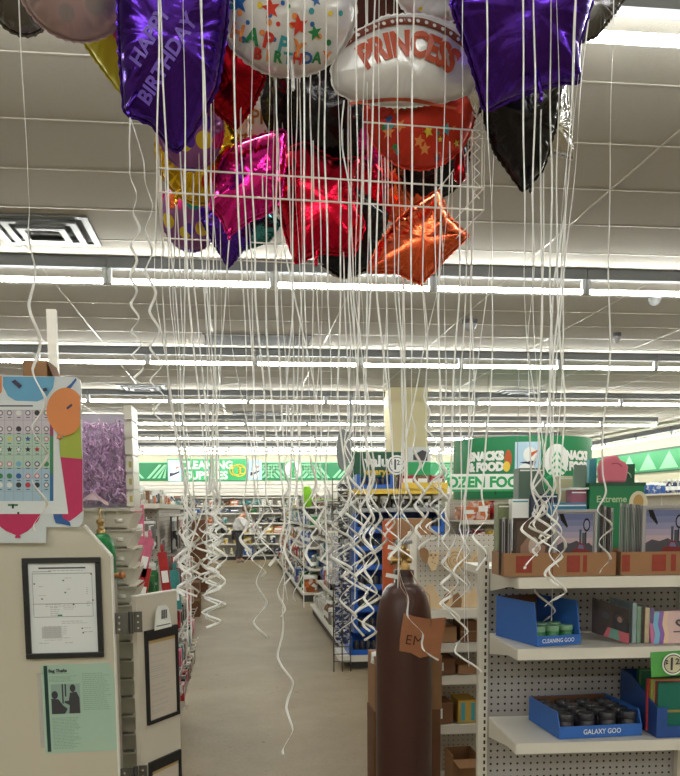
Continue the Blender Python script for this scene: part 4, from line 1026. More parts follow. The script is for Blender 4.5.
m = MB(); ua = (at(440, 645, YG)-at(405, 640, YG)).normalized(); ub = Vector((-ua.z, 0, ua.x))
text_on(m, 'EM', at(414, 641, YG)+Vector((0, -.001, 0)), ua, ub, .055, 0, spacing=1.1); m.build('marker_lettering', mat('marker', s2l(80, 38, 20), .8), tg)
a1 = Vector((c.x-.03, 3.40, zv-.005)); h1 = at(408, 618, YG)+Vector((0, -.002, 0)); h2 = at(431, 627, YG)+Vector((0, -.002, 0))
m = MB(); m.tube([a1, a1+Vector((.0, -.045, -.06)), (a1+h1)/2+Vector((0, -.075, .0)), h1], .002, 5)
a2 = Vector((c.x+.02, 3.40, zv-.005)); m.tube([a2, a2+Vector((.02, -.05, -.05)), (a2+h2)/2+Vector((.02, -.07, .02)), h2], .002, 5)
m.build('tie_string', mat('jute', s2l(180, 145, 120), .8), tg)

# cartons left of the tank
for (px0, px1, z0, z1, y0, lab) in ((368, 388, at(370, 712, 3.62).z, at(370, 657, 3.62).z, 3.62, 'tan carton on top of the other carton just left of the brown tank'), (367, 388, 0, at(370, 712, 3.62).z-.001, 3.62, 'brown carton standing on the floor just left of the brown tank')):
    a = at(px0, 700, y0+.2); t = thing('carton', lab, 'box', (a.x+.2, y0+.15, z0))
    MB().bb(a.x, a.x+.3, y0, y0+.2, z0, z1).build('box_body', CARD if z0 > .1 else CARDD, t, .003)
    MB().bb(a.x+.012, a.x+.03, y0-.001, y0, (z0+z1)/2+.02, (z0+z1)/2+.07 if z0 < .1 else (z0+z1)/2+.04).build('white_label', SWHITE, t)
p = at(373, 660, 3.62); m = MB()
m.add([Vector((p.x+.05+.055*math.cos(a_), 3.66+.05*math.sin(a_), p.z-.02)) for a_ in [k*PI/6 for k in range(12)]]+[Vector((p.x+.05+.05*math.cos(a_+.2), 3.66+.045*math.sin(a_), p.z+.02+.008*math.sin(5*a_))) for a_ in [k*PI/6 for k in range(12)]],
      [(i, (i+1) % 12, 12+(i+1) % 12, 12+i) for i in range(12)]+[tuple(range(12, 24))], 0, True)
tag(m.build('bag_of_goods', mat('clear_white_bag', (.7, .7, .68), .3, noise=.2, nscale=60)), 'crumpled pale bag on top of the cartons beside the tank', 'bag')

# orange edged cardboard display behind the tank
Yk = 4.65
xa, xb, xd = at(383, 560, Yk).x, at(393, 560, Yk).x, at(432, 560, Yk).x; zt4 = at(395, 519, Yk).z
t = thing('cardboard_display', 'tall cardboard floor display with orange edge behind the brown tank', 'display', ((xa+xd)/2, Yk, 0))
m = MB(); m.bb(xa, xb, Yk, Yk+.03, 0, zt4-.01); m.build('orange_side', ORANGE, t)
m = MB(); m.bb(xb+.001, xd, Yk+.02, Yk+.3, 0, zt4); m.build('carton_body', CARD, t)
m = MB(); m.bb(xb, xd, Yk-.001, Yk+.019, zt4-.13, zt4-.11); m.build('front_lip', CARDD, t)
for (px, py, lab) in ((394, 548, 'upper small white paper tag on string behind the tank valve'), (392, 576, 'lower small white paper tag on string left of the tank valve')):
    p = at(px, py, 3.3); m = MB(); m.box(p, (.05, .0015, .016), Matrix.Rotation(.2, 3, 'Y')); m.tube([p+Vector((.022, 0, 0)), p+Vector((.03, .03, .012)), Vector((c.x-.012, 3.425, zv+.01))], .001, 4); tag(m.build('paper_tag', SWHITE), lab, 'tag')

# ------------------------------------------------------------------ beige pegboard gondola with wooden shapes
Yg = 3.95; gx0 = at(412, 560, Yg+.32).x; gx1 = at(492, 560, Yg+.32).x+.35
gz = [at(460, 772, Yg).z-.09, at(460, 729, Yg).z, at(460, 679, Yg).z, at(460, 646, Yg).z, at(460, 612, Yg).z]
gtop = at(450, 535, Yg+.32).z
face_shelf('gondola_shelving', 'short beige pegboard gondola with wooden shapes behind the tank', gx0, gx1, Yg, Yg+.34, gtop, gz, PEGW)
def wooden(name, lab, pts, px, py, size, Y, mi=WOOD, extra=None, rot=0):
    c_ = at(px, py, Y); m = MB()
    P = [(c_.x+(a_*math.cos(rot)-b_*math.sin(rot))*size, c_.z+(a_*math.sin(rot)+b_*math.cos(rot))*size) for a_, b_ in pts]
    t = thing(name, lab, 'wooden shape', (c_.x, Y, min(p_[1] for p_ in P)))
    m.prism(P, (0, Y, 0), XV, ZV, .006); m.build('wood_cutout', mi, t, .001)
    if extra:
        m = MB()
        for e in extra:
            if e[0] == 'c': m.prism(circ(c_.x+e[1]*size, c_.z+e[2]*size, e[3]*size, n=10), (0, Y-.0062, 0), XV, ZV, .001)
            else: m.tube([Vector((c_.x+a_*size, Y-.007, c_.z+b_*size)) for a_, b_ in e[1]], .0016, 4)
        m.build('burnt_detail', mat('burnt_wood', s2l(150, 115, 80), .8), t)
    return t
sun = []
for i in range(20): r = 1 if i % 2 == 0 else .66; sun.append((r*math.cos(2*PI*i/20), r*math.sin(2*PI*i/20)))
spiral = [(.5*k/24*math.cos(k*.5), .5*k/24*math.sin(k*.5)) for k in range(25)]
Yh = Yg+.27
wooden('wooden_sunflower', 'flat wooden sun shape with spiral centre hanging on the pegboard', sun, 455, 560, .074, Yh, extra=[('l', spiral), ('l', [(.56*math.cos(k*PI/8), .56*math.sin(k*PI/8)) for k in range(17)])])
wooden('wooden_sun', 'flat wooden round shape partly hidden by the white upright', sun, 478, 561, .06, Yh, extra=[('l', spiral)])
wooden('wooden_owl', 'small wooden owl shape hanging left of the wooden sun', [(-.5, .9), (-.2, .7), (.2, .7), (.5, .95), (.55, .3), (.45, -.4), (.25, -.8), (.3, -1), (.05, -.95), (-.1, -1), (-.3, -.95), (-.25, -.8), (-.5, -.3), (-.55, .4)], 433, 560, .055, Yh,
       extra=[('c', -.2, .45, .12), ('c', .2, .45, .12), ('c', 0, .2, .08), ('c', -.1, -.2, .06), ('c', .15, -.3, .06)])
wooden('wooden_leaf', 'dark edged wooden shape hanging farthest left on the pegboard', [(-.5, .7), (0, .9), (.4, .6), (.5, 0), (.2, -.8), (-.1, -.6), (-.4, 0)], 424, 556, .05, Yh, mat('dark_plywood', s2l(150, 112, 75), .7))
Ys = Yg+.12; zb = gz[4]+.004
cat = [(-.6, -1), (.5, -1), (.7, -.8), (.95, -.5), (1.0, 0), (.9, .45), (1.2, .55), (1.25, .35), (1.1, .3), (1.15, -.5), (.9, -1), (.2, -1), (.1, -.6), (-.05, .0), (-.2, .4), (-.25, .8), (-.35, .6), (-.55, .7), (-.65, .95), (-.72, .6), (-.9, .35), (-.75, .1), (-.65, -.4)]
cat = [(-.6, -1), (.9, -1), (1.1, -.55), (1.12, .25), (1.3, .35), (1.3, .55), (.95, .55), (.85, .2), (.85, -.45), (.6, -.75), (.3, -.7), (.1, .0), (-.2, .4), (-.25, .85), (-.4, .65), (-.6, .72), (-.7, .95), (-.78, .6), (-.92, .3), (-.7, .1), (-.65, -.4)]
wooden('wooden_cat', 'flat wooden cat shape with raised tail standing on the shelf beside the tank', cat, 437, (proj((at(437, 600, Ys).x, Ys, zb+.071))[1]), .07, Ys)
for (px, lab, P, sz) in ((452, 'flat wooden wave shape leaning on the shelf behind the wooden cat', [(-1, -1), (.9, -1), (1, -.2), (.6, .5), (.1, .2), (-.3, .6), (-.8, .3)], .05), (472, 'flat wooden paw shape leaning on the shelf next to the white upright', [(-1, -1), (1, -1), (1, .2), (.7, .8), (.4, .3), (.1, .9), (-.2, .3), (-.5, .7), (-1, .1)], .055)):
    cpy = proj((at(px, 600, Ys+.03).x, Ys+.04, zb+sz))[1]
    wooden('wooden_shape', lab, P, px, cpy, sz, Ys+.04, mat('dark_plywood', s2l(150, 112, 75), .7) if px == 452 else WOOD)
# cartons on lower shelves
def carton_on(px0, px1, zi, hpx, lab, m_, ex=None, Y=Yg+.09, dep=.16):
    a = at(px0, 600, Y); b = at(px1, 600, Y); z0 = gz[zi]+.005; h = hpx*Y/853
    t = thing('carton', lab, 'box', ((a.x+b.x)/2, Y, z0)); MB().bb(a.x, b.x, Y, Y+dep, z0, z0+h).build('box_body', m_, t, .002)
    m = MB(); 
    if ex == 'label': m.bb(a.x+.008, a.x+.05, Y-.001, Y, z0+h*.25, z0+h*.75); m.build('white_label', SWHITE, t)
    elif ex == 'teal':
        for k in range(2): m.bb(a.x+.015+.05*k, a.x+.035+.05*k, Y-.001, Y, z0+h*.1, z0+h*.9)
        m.build('teal_print', TEAL, t)
    else: m.bb(a.x, b.x, Y-.0008, Y, z0+h*.45, z0+h*.52); m.build('tape', mat('packing_tape', s2l(150, 120, 80), .3), t)
carton_on(434, 456, 2, 17, 'brown carton with white label on the gondola shelf behind the tank tag', CARDD, 'label')
carton_on(459, 477, 2, 10, 'low tan carton beside the labelled carton on the gondola', CARD)
carton_on(461, 477, 2.0 and 3, 22, 'brown carton on the shelf just below the wooden cat', CARDD)
carton_on(438, 457, 3, 16, 'dull wooden coloured carton below the wooden cat, left one', CARD)
carton_on(433, 454, 1, 22, 'brown carton with white label on the lower gondola shelf', CARDD, 'label')
carton_on(459, 478, 1, 24, 'yellow carton with teal print on the lower gondola shelf', mat('mustard_card', s2l(195, 160, 75), .7, noise=.1), 'teal')
t = thing('open_carton', 'open brown carton at the bottom of the gondola beside the rack', 'box', (at(464, 776, Yg).x, Yg+.15, gz[0]+.004))
a = at(453, 776, Yg+.03); b = at(479, 776, Yg+.03); z0 = gz[0]+.005; z1 = at(464, 756, Yg+.03).z; m = MB()
m.bb(a.x, b.x, Yg+.03, Yg+.034, z0, z1-.02); m.bb(a.x, b.x, Yg+.2, Yg+.204, z0, z1); m.bb(a.x, a.x+.004, Yg+.034, Yg+.2, z0, z1); m.bb(b.x-.004, b.x, Yg+.034, Yg+.2, z0, z1); m.bb(a.x, b.x, Yg+.034, Yg+.2, z0, z0+.004); m.build('box_body', CARD, t)
m = MB(); m.add([(a.x, Yg+.03, z1-.02), (b.x, Yg+.03, z1-.02), (b.x-.03, Yg-.01, z1-.05), (a.x+.02, Yg-.01, z1-.05), (a.x, Yg+.032, z1-.017), (b.x, Yg+.032, z1-.017), (b.x-.03, Yg-.008, z1-.047), (a.x+.02, Yg-.008, z1-.047)], [(0, 3, 2, 1), (4, 5, 6, 7), (0, 1, 5, 4), (3, 7, 6, 2), (0, 4, 7, 3), (1, 2, 6, 5)]); m.build('flap', CARD, t)

# ------------------------------------------------------------------ blue crate end display
Yb = 8.1
bx0, bx1 = at(352, 600, Yb).x, at(446, 600, Yb).x
zl = lambda py, Y=Yb: at(370, py, Y).z
t = thing('end_display', 'end display of stacked blue crates facing the aisle behind the tank', 'display', ((bx0+bx1)/2, Yb+.3, 0))
MB().bb(bx0, bx1, Yb+.5, Yb+.55, 0, zl(478)).build('back_panel', PEGW, t)
MB().bb(bx0-.12, bx1, Yb-.02, Yb+.5, zl(661), zl(655)).build('base_shelf', WHITE, t)
MB().bb(bx0, bx1-.02, Yb+.05, Yb+.45, 0, zl(661)-.001).build('kick_plinth', mat('dark_kick', (.05, .05, .05), .6), t)
MB().bb(bx0+.02, bx1, Yb-.03, Yb+.5, zl(494), zl(489)).build('yellow_shelf', YEL, t)
MB().bb(bx0+.02, bx1, Yb-.02, Yb+.5, zl(512), zl(508)).build('grey_shelf', mat('grey_shelf', (.35, .36, .38), .4), t)
MB().bb(bx0, bx0+.03, Yb+.46, Yb+.5, 0, zl(480)).build('upright', WHITE, t); MB().bb(bx1-.03, bx1, Yb+.46, Yb+.5, 0, zl(480)).build('upright', WHITE, t)
def crate(x0, x1, z0, z1, Y, lab, fillm=True, dep=.38):
    t = thing('blue_crate', lab, 'crate', ((x0+x1)/2, Y+dep/2, z0))
    m = MB(); h = z1-z0; g = .008
    m.bb(x0, x1, Y, Y+dep, z0, z0+.01); m.bb(x0, x0+.035, Y, Y+dep, z0+.01, z1); m.bb(x1-.035, x1, Y, Y+dep, z0+.01, z1); m.bb(x0+.035, x1-.035, Y+dep-g, Y+dep, z0+.01, z1)
    m.bb(x0+.035, x1-.035, Y, Y+g, z0+.01, z0+h*.30); m.build('crate_shell', BLUED, t)
    k = 0; x = x0+.045
    m = MB()
    while x < x1-.09:
        w_ = R_.uniform(.05, .075); m.lathe([(w_*.4, z0+.012), (w_*.46, z0+.03), (w_*.46, z0+h*.62), (w_*.3, z0+h*.75)], (x+w_/2, Y+.06, 0), 10); x += w_
    m.build('contents', mat('black_packs', (.03, .03, .035), .35, noise=.5, nscale=40), t)
lev = [(533, 513), (551, 534.5), (570, 552.5), (590, 572), (612, 592), (633, 614)]
for i, (pb_, pt_) in enumerate(lev):
    crate(bx0+.02, bx0+.02+(bx1-bx0)*.47, zl(pb_)+.001, zl(pt_), Yb, 'blue crate in the left stack behind the tank, %s from the top' % ORD[i])
    MB_ = None
    crate(bx0+.03+(bx1-bx0)*.49, bx1-.02, zl(pb_)+.001, zl(pt_), Yb, 'blue crate in the right stack behind the tank, %s from the top' % ORD[i])
crate(bx0-.03, bx0+.45, zl(655)+.001, zl(637), Yb+.01, 'blue tray of small packs on the white base shelf of the end display')
crate(bx0+.06, bx0+.42, zl(489)+.001, zl(474), Yb+.05, 'blue crate of brown packs on top of the yellow shelf')
x = bx0+.07
for i in range(8):
    c_ = Vector((x+.05, Yb+.08, zl(508)+.001)); goods('jar', 'black', c_, (.085, .085, .11), 0, 'round black jar on the grey shelf under the yellow shelf, %s from the left' % ORD[i], 'black jars under the yellow shelf'); x += .105
x = bx0+.48
for i in range(3):
    w_ = .14; goods('carton', ['red', 'brown', 'red'][i], (x+w_/2, Yb+.12, zl(489)+.001), (w_*.95, .2, .13), 0, ['red carton on the yellow shelf next to the blue crate', 'brown carton on the yellow shelf between two red ones', 'red carton at the right end of the yellow shelf'][i], None); x += w_+.005
m = MB(); m.bb(bx0+.48, bx1, Yb-.05, Yb-.035, zl(489)+.002, zl(483)); tag(m.build('shelf_strip', YEL), 'yellow price strip on the right half of the yellow shelf', 'price strip')
# value sign above it
a = at(350, 452, Yb+.3); b = at(402, 477, Yb+.3)
t = thing('aisle_sign', 'dark green value everyday sign above the blue crates', 'sign', ((a.x+b.x)/2, Yb+.3, b.z)); ysn = Yb+.3
MB().bb(a.x, b.x, ysn, ysn+.02, b.z, a.z).build('panel', SIGND, t)
m = MB(); text_on(m, 'value', (a.x+.3, ysn, b.z+.15), XV, ZV, .15, bold=.006, lift=.003); m.build('lettering', SWHITE, t)
m = MB(); text_on(m, 'everyday', (a.x+.32, ysn, b.z+.05), XV, ZV, .09, bold=.003, lift=.003); m.build('yellow_lettering', YEL, t)
m = MB(); m.bb(a.x+.06, a.x+.08, ysn+.02, ysn+.04, zl(470)-.0, a.z-.02); m.bb(b.x-.08, b.x-.06, ysn+.02, ysn+.04, zl(480)-.1, a.z-.02); m.build('stand', DKMETAL, t)
def price_disc(px, py, Y, r, lab):
    c_ = at(px, py, Y); t = thing('price_sign', lab, 'sign', (c_.x, Y, c_.z-r))
    m = MB(); m.prism(circ(c_.x, c_.z, r), (0, Y, 0), XV, ZV, .012, 0); m.prism(circ(c_.x, c_.z, r*.82), (0, Y-.013, 0), XV, ZV, .002, 1); m.prism(circ(c_.x, c_.z, r*.74), (0, Y-.016, 0), XV, ZV, .002, 0); m.build('disc', [SWHITE, INK], t)
    m = MB(); text_on(m, '1', (c_.x-.18*r, Y-.019, c_.z-.02*r), XV, ZV, r*1.5, bold=.02*r); text_on(m, '25', (c_.x+.32*r, Y-.019, c_.z+.22*r), XV, ZV, r*.7, bold=.01*r); text_on(m, '$', (c_.x-.5*r, Y-.019, c_.z+.22*r), XV, ZV, r*.5, bold=.01*r)
    m.build('lettering', INK, t)
price_disc(396.5, 465, Yb+.24, .095, 'round white price sign above the blue crates')
a = at(408, 447, Yb+.3); b = at(430, 477, Yb+.3)
t = thing('aisle_sign', 'sign with a dark stapler picture over pale green beside the round price sign', 'sign', ((a.x+b.x)/2, ysn, b.z))
zm = a.z-(a.z-b.z)*.5
m = MB(); m.bb(a.x, b.x, ysn-.01, ysn+.01, b.z, zm, 0); m.bb(a.x, b.x, ysn-.01, ysn+.01, zm, a.z, 1); m.build('panel', [SIGNG2, mat('pale_grey_board', (.6, .63, .62), .5)], t)
m = MB(); m.prism([(a.x+.05, zm+.02), (b.x-.03, zm+.01), (b.x-.03, a.z-.05), (b.x-.08, a.z-.03), (a.x+.05, zm+.07)], (0, ysn-.0105, 0), XV, ZV, .002); m.build('picture', INK, t)
m = MB(); m.bb((a.x+b.x)/2-.01, (a.x+b.x)/2+.01, ysn+.01, ysn+.03, zl(480)-.1, a.z-.02); m.build('stand', DKMETAL, t)

# corner strip displays at the aisle corner of the blue display
gxl = at(335, 560, 8.0).x
t = thing('wire_grid_display', 'narrow black wire grid panel hung at the aisle corner left of the blue crates', 'display', (gxl+.08, 8.0, 0))
m = MB(); gx_a, gx_b = at(333, 560, 8.0).x, at(350, 560, 8.0).x; gz0, gz1 = .1, at(340, 478, 8.0).z
for xx in (gx_a, gx_b, (gx_a+gx_b)/2): m.tube([(xx, 8.0, 0), (xx, 8.0, gz1)], .006, 5)
z = gz0
while z < gz1: m.tube([(gx_a, 8.0, z), (gx_b, 8.0, z)], .005, 4); z += .07
m.build('wire_grid', DKMETAL, t)
n = 0
for r in range(13):
    for k in range(2):
        xx = gx_a+.04+.075*k; zz = .28+r*.072
        goods('plain pack', 'dark blue', (xx, 7.95, zz), (.06, .05, .062), 0, 'small dark blue pack clipped to the wire grid, %s column, %s from the bottom' % (['left', 'right'][k], ORD[r]), 'dark blue packs on the wire grid')
for r in range(9):
    zz = 1.27+r*.058
    goods('plain pack', 'black', ((gx_a+gx_b)/2+.01, 7.96, zz), (.09, .03, .045), 0, 'small black card on the upper wire grid, %s from the bottom' % ORD[r], 'black cards on the upper wire grid')
c_ = at(343, 450, 8.0)
t = thing('aisle_marker', 'dark grey oval aisle marker seen almost edge on above the wire grid', 'sign', (c_.x, 8.0, 1.5))
MB().prism(circ(c_.x, c_.z, .062, .19, 32), (0, 8.02, 0), XV, ZV, .04).build('oval_board', mat('grey_marker', (.17, .19, .19), .4), t)
MB().bb(c_.x+.06, c_.x+.085, 8.0, 8.025, 1.4, CEIL-.8).build('pole', mat('grey_marker', (.17, .19, .19), .4), t)
t = thing('clear_sheet', 'clear plastic sign sleeve hanging left of the oval aisle marker', 'sign', (c_.x-.09, 7.9, 1.6))
c_ = at(333, 545, 7.9); MB().bb(c_.x-.05, c_.x+.05, 7.9, 7.904, .85, 1.35).build('sleeve', GLASSY, t); MB().bb(c_.x-.05, c_.x+.05, 7.899, 7.9, 1.33, 1.35).build('top_clip', WHITE, t)
# lime green item hung at the right shelving
p = at(307, 499, 10.2); m = MB(); m.lathe([(.03, 0), (.055, .02), (.06, .1), (.055, .22), (.03, .25)], (p.x, 10.2, p.z-.1), 14); m.tube([(p.x, 10.2, p.z+.14), (p.x, 10.2, 1.66), (1.15, 10.2, 1.66)], .006, 5)
tag(m.build('lime_glove_pack', mat('lime', s2l(150, 225, 40), .5)), 'lime green pack hanging high on the right aisle shelving', 'pack')
p = at(322, 497, 8.7); m = MB()
for i in range(4): m.box((1.17+.06*i, 8.82, 1.725), (.055, .04, .135), Matrix.Rotation(.12, 3, 'Y'))
tag(m.build('grey_card_row', mat('grey_cards', (.42, .43, .40), .5, noise=.2, nscale=30)), 'tilted row of grey cards on top of the right aisle shelving', 'cards')

# ------------------------------------------------------------------ right hand rack, turned slightly toward the camera
AN = math.radians(2.8); ru = Vector((math.cos(AN), -math.sin(AN), 0)); rn = Vector((math.sin(AN), math.cos(AN), 0))
p = at(516, 743.5, 2.62); RO = Vector((p.x, 2.62, 0)); RD = .39; RL = 1.22
def ratp(px, py, b=0.0):
    d = FWD*F_PX + RT*(px-CX) - UP*(py-CY); o = RO+rn*b
    t = (o-EYE).dot(rn)/d.dot(rn); q_ = EYE+d*t
    return (q_-RO).dot(ru), q_.z
def rbox(mb, a0, a1, b0, b1, z0, z1, mi=0):
    P = [RO+ru*a_+rn*b_+ZV*c_ for c_ in (z0, z1) for b_ in (b0, b1) for a_ in (a0, a1)]
    mb.add(P, [(0, 2, 3, 1), (4, 5, 7, 6), (0, 1, 5, 4), (2, 6, 7, 3), (0, 4, 6, 2), (1, 3, 7, 5)], mi); return mb
def rpt(a, b, z): return RO+ru*a+rn*b+ZV*z
zs1, zs2, zs3 = ratp(600, 577)[1], ratp(600, 648)[1], ratp(600, 741.5)[1]
rk = thing('shelf_rack', 'white metal shelf rack with grey pegboard back and slotted uprights at right', 'shelving', rpt(.6, .2, 0))
pegl = PEG
m = MB(); rbox(m, -.02, RL, RD+.012, RD+.022, .12, zs1+.002)
o = m.build('back_panel', PEG, rk)
MB_ = MB(); rbox(MB_, -.01, RL, .02, RD+.01, 0, .12); MB_.build('base', WHITE, rk)
ztop1 = ratp(482, 546, RD)[1]
def upright(a):
    m = MB(); rbox(m, a-.017, a+.017, RD-.022, RD+.010, 0, ztop1)
    u_ = m.build('upright', WHITE, rk); m = MB(); z = .1
    while z < ztop1-.02:
        rbox(m, a+.003, a+.010, RD-.0228, RD-.0221, z, z+.014); z += .0254
    m.build('slots', BLACK, u_)
upright(ratp(482, 660, RD)[0]); upright(ratp(679, 765, RD)[0]); upright(RL+.02)
for z in (zs1, zs2, zs3, zs3-.36, .16):
    m = MB(); rbox(m, 0, RL, .0, RD-.025, z-.010, z); rbox(m, 0, RL, -.006, .004, z-.034, z+.002)
    u_ = m.build('shelf', WHITE, rk)
    for a_ in (0, RL-.004):
        m = MB(); P = [(0.0, z-.003), (0.0, z-.034), (.10, z-.036), (RD-.03, z-.075), (RD-.03, z-.003)]
        A = [rpt(a_-.002, b_, c_) for b_, c_ in P]; B = [rpt(a_+.0045, b_, c_) for b_, c_ in P]
        m.add(A+B, [(0, 1, 2, 3, 4), (9, 8, 7, 6, 5)]+[(i, 5+i, 5+(i+1) % 5, (i+1) % 5) for i in range(5)]); m.build('bracket', WHITE, u_)
# rear half of the rack: plain top shelf that carries the goods behind
rk2 = thing('shelf_rack', 'back half of the right-hand rack whose top carries the green box', 'shelving', rpt(.6, .7, 0))
rbox(MB(), -.02, RL, RD+.03, RD+.05, .02, zs1).build('back_panel', PEGW, rk2)
rbox(MB(), 0, RL, RD+.052, RD+.42, zs1-.03, zs1).build('shelf', WHITE, rk2)
rbox(MB(), 0, RL, RD+.052, RD+.42, 0, .14).build('base', WHITE, rk2)

def turn(objs, pivot, ang):
    Rm = Matrix.Rotation(ang, 3, 'Z')
    for o_ in objs:
        if o_.parent is None: o_.location = pivot+Rm @ (o_.location-pivot); o_.rotation_euler.z += ang
def tray(name, lab, a0, a1, b0, b1, z, h, hf, m_, back=None, th=.004, red=False):
    t = thing(name, lab, 'tray', rpt((a0+a1)/2, (b0+b1)/2, z)); m = MB()
    rbox(m, a0, a1, b0, b1, z+.001, z+.005); rbox(m, a0, a1, b0, b0+th, z+.005, z+hf)
    back = back or h
    for x0, x1 in ((a0, a0+th), (a1-th, a1)):
        P = [(b0+th, z+.005), (b1, z+.005), (b1, z+h), (b0+th+.02, z+h), (b0+th, z+hf)]
        A = [rpt(x0, b_, c_) for b_, c_ in P]; B = [rpt(x1, b_, c_) for b_, c_ in P]
        m.add(A+B, [(0, 1, 2, 3, 4), (9, 8, 7, 6, 5)]+[(i, 5+i, 5+(i+1) % 5, (i+1) % 5) for i in range(5)])
    rbox(m, a0+th, a1-th, b1-th, b1, z+.005, z+back); m.build('tray_body', m_, t)
    if back and name != 'cardboard_tray':
        m = MB(); rbox(m, a0+th+.001, a1-th-.001, b1-th-.0015, b1-th, z+.006, z+back-.001); m.build('inner_back', CARDD, t)
    return t
def edge_frame(a, b0, dep, z, h, th, lab, m_, grp=None, lean=0.0):
    t = thing('framed_photo', lab, 'picture frame', rpt(a, b0, z), grp); m = MB()
    P = [rpt(a+k*th+lean*(zz-z), bb, zz) for zz in (z, z+h) for bb in (b0, b0+dep) for k in (0, 1)]
    m.add(P, [(0, 2, 3, 1), (4, 5, 7, 6), (0, 1, 5, 4), (2, 6, 7, 3), (0, 4, 6, 2), (1, 3, 7, 5)]); m.build('frame_body', m_, t)
    m = MB(); P = [rpt(a+k*th+lean*(zz-z), bb, zz) for zz in (z+.012, z+h-.012) for bb in (b0-.0008, b0) for k in (.35, .65)]
    m.add(P, [(0, 2, 3, 1), (4, 5, 7, 6), (0, 1, 5, 4), (2, 6, 7, 3), (0, 4, 6, 2), (1, 3, 7, 5)]); m.build('edge_groove', BLACK, t)
    turn([t], rpt(a, b0, z), -math.radians(17 if a < rpA else 22))
rpA = ratp(612, 560, .05)[0]
SILV = mat('silver_frame_plastic', s2l(165, 163, 165), .35); DKF = mat('dark_frame_wood', s2l(62, 50, 46), .5)
def face_frame(px0, px1, py0, py1, b, z, lab, border, style):
    a0, zt_ = ratp(px0, py0, b); a1, _ = ratp(px1, py0, b); z0 = z; h = zt_-z
    t = thing('framed_photo', lab, 'picture frame', rpt((a0+a1)/2, b, z)); w_ = .010; m = MB()
    rbox(m, a0, a1, b, b+.014, z0, z0+w_); rbox(m, a0, a1, b, b+.014, zt_-w_, zt_); rbox(m, a0, a0+w_, b, b+.014, z0+w_, zt_-w_); rbox(m, a1-w_, a1, b, b+.014, z0+w_, zt_-w_); m.build('frame_border', border, t, .0015)
    rbox(MB(), a0+w_, a1-w_, b+.005, b+.013, z0+w_, zt_-w_).build('mount', mat('grey_mount', s2l(150, 148, 152), .5) if style else mat('brown_mount', s2l(85, 62, 52), .5), t)
    m = MB(); g = .014; x0, x1, y0, y1 = a0+g, a1-g, z0+g, zt_-g; W, H = x1-x0, y1-y0
    yy = b+.0048
    def poly(P, mi, k): 
        A = [rpt(x0+W*u_, yy-.0004*k, y0+H*v_) for u_, v_ in P]; m.add(A, [tuple(range(len(A)))], mi)
    if style:
        for i in range(6): poly([(0, .35+.65*i/6), (1, .35+.65*i/6), (1, .35+.65*(i+1)/6), (0, .35+.65*(i+1)/6)], i, 1)
        poly([(0, 0), (1, 0), (1, .42), (.9, .48), (.7, .45), (.55, .52), (.35, .47), (.15, .5), (0, .44)], 6, 2)
        poly([(0, 0), (1, 0), (1, .22), (0, .28)], 7, 3)
        poly([(.38, .2), (.42, .36), (.55, .38), (.60, .48), (.74, .47), (.80, .36), (.95, .33), (.96, .2)], 8, 4)
        poly([(.58, .38), (.62, .45), (.72, .44), (.76, .37)], 5, 5); 
        for cx in (.5, .85): poly(circ(cx, .2, .055, .07, 12), 9, 6)
        poly(circ(.82, .8, .10, .12, 16), 9, 4); poly(circ(.82, .8, .07, .085, 16), 3, 5); poly([(.79, .68), (.82, .68), (.82, .45), (.79, .45)], 9, 4)
        poly([(.62, .4), (.68, .4), (.68, .72), (.62, .72)], 10, 3); poly([(.70, .4), (.80, .4), (.80, .66), (.70, .66)], 10, 3)
        for k in range(5): poly([(.04+.015*k, 1), (.10+.04*k, .86-.03*k), (.13+.04*k, .9-.03*k), (.08+.02*k, 1)], 9, 4)
        poly([(.25, .06), (.7, .06), (.7, .09), (.25, .09)], 5, 6)
    else:
        poly([(0, 0), (1, 0), (1, 1), (0, 1)], 11, 1); poly([(.1, .1), (.9, .1), (.95, .5), (.6, .62), (.4, .75), (.1, .5)], 12, 2); poly(circ(.55, .5, .18, .2, 14), 13, 3); poly([(.0, .0), (1, 0), (1, .14), (0, .2)], 9, 4)
    cs = [(205, 170, 165), (190, 165, 175), (165, 155, 180), (140, 140, 175), (120, 125, 165), (105, 112, 155), (75, 72, 85), (82, 66, 60), (130, 45, 48), (32, 30, 36), (70, 76, 92), (95, 75, 65), (150, 115, 100), (190, 170, 160)]
    m.build('picture', [mat('picture_print_%d' % i, s2l(*c_), .25) for i, c_ in enumerate(cs)], t)

# top shelf: two cardboard trays of photo frames
ta0, _ = ratp(504, 560, .03); ta1, _ = ratp(616, 560, .03); tb0, _ = ratp(621, 560, .03); th_ = ratp(560, 553, .03)[1]-zs1
t = tray('cardboard_tray', 'brown cardboard tray with red print holding photo frames, left one on the top shelf', ta0, ta1, .03, .19, zs1+.001, th_, th_, CARD)
def redprint(t, spots, b=.03):
    for px0, px1 in spots:
        x0, _ = ratp(px0, 560, b); x1, _ = ratp(px1, 560, b); rbox(MB(), x0, x1, b-.0008, b, zs1+.014, zs1+th_-.008).build('red_print', CARDRED, t)
redprint(t, ((516, 532), (567, 580), (583, 587)))
m = MB(); x0, _ = ratp(552, 560, .03); rbox(m, x0, x0+.003, .0285, .03, zs1+.003, zs1+th_); m.build('seam', CARDD, t)
t = tray('cardboard_tray', 'brown cardboard tray with red print holding photo frames, right one on the top shelf', tb0, tb0+.42, .03, .30, zs1+.001, th_, th_, CARD)
redprint(t, ((622, 630), (652, 666), (671, 676)))
zf = zs1+.007
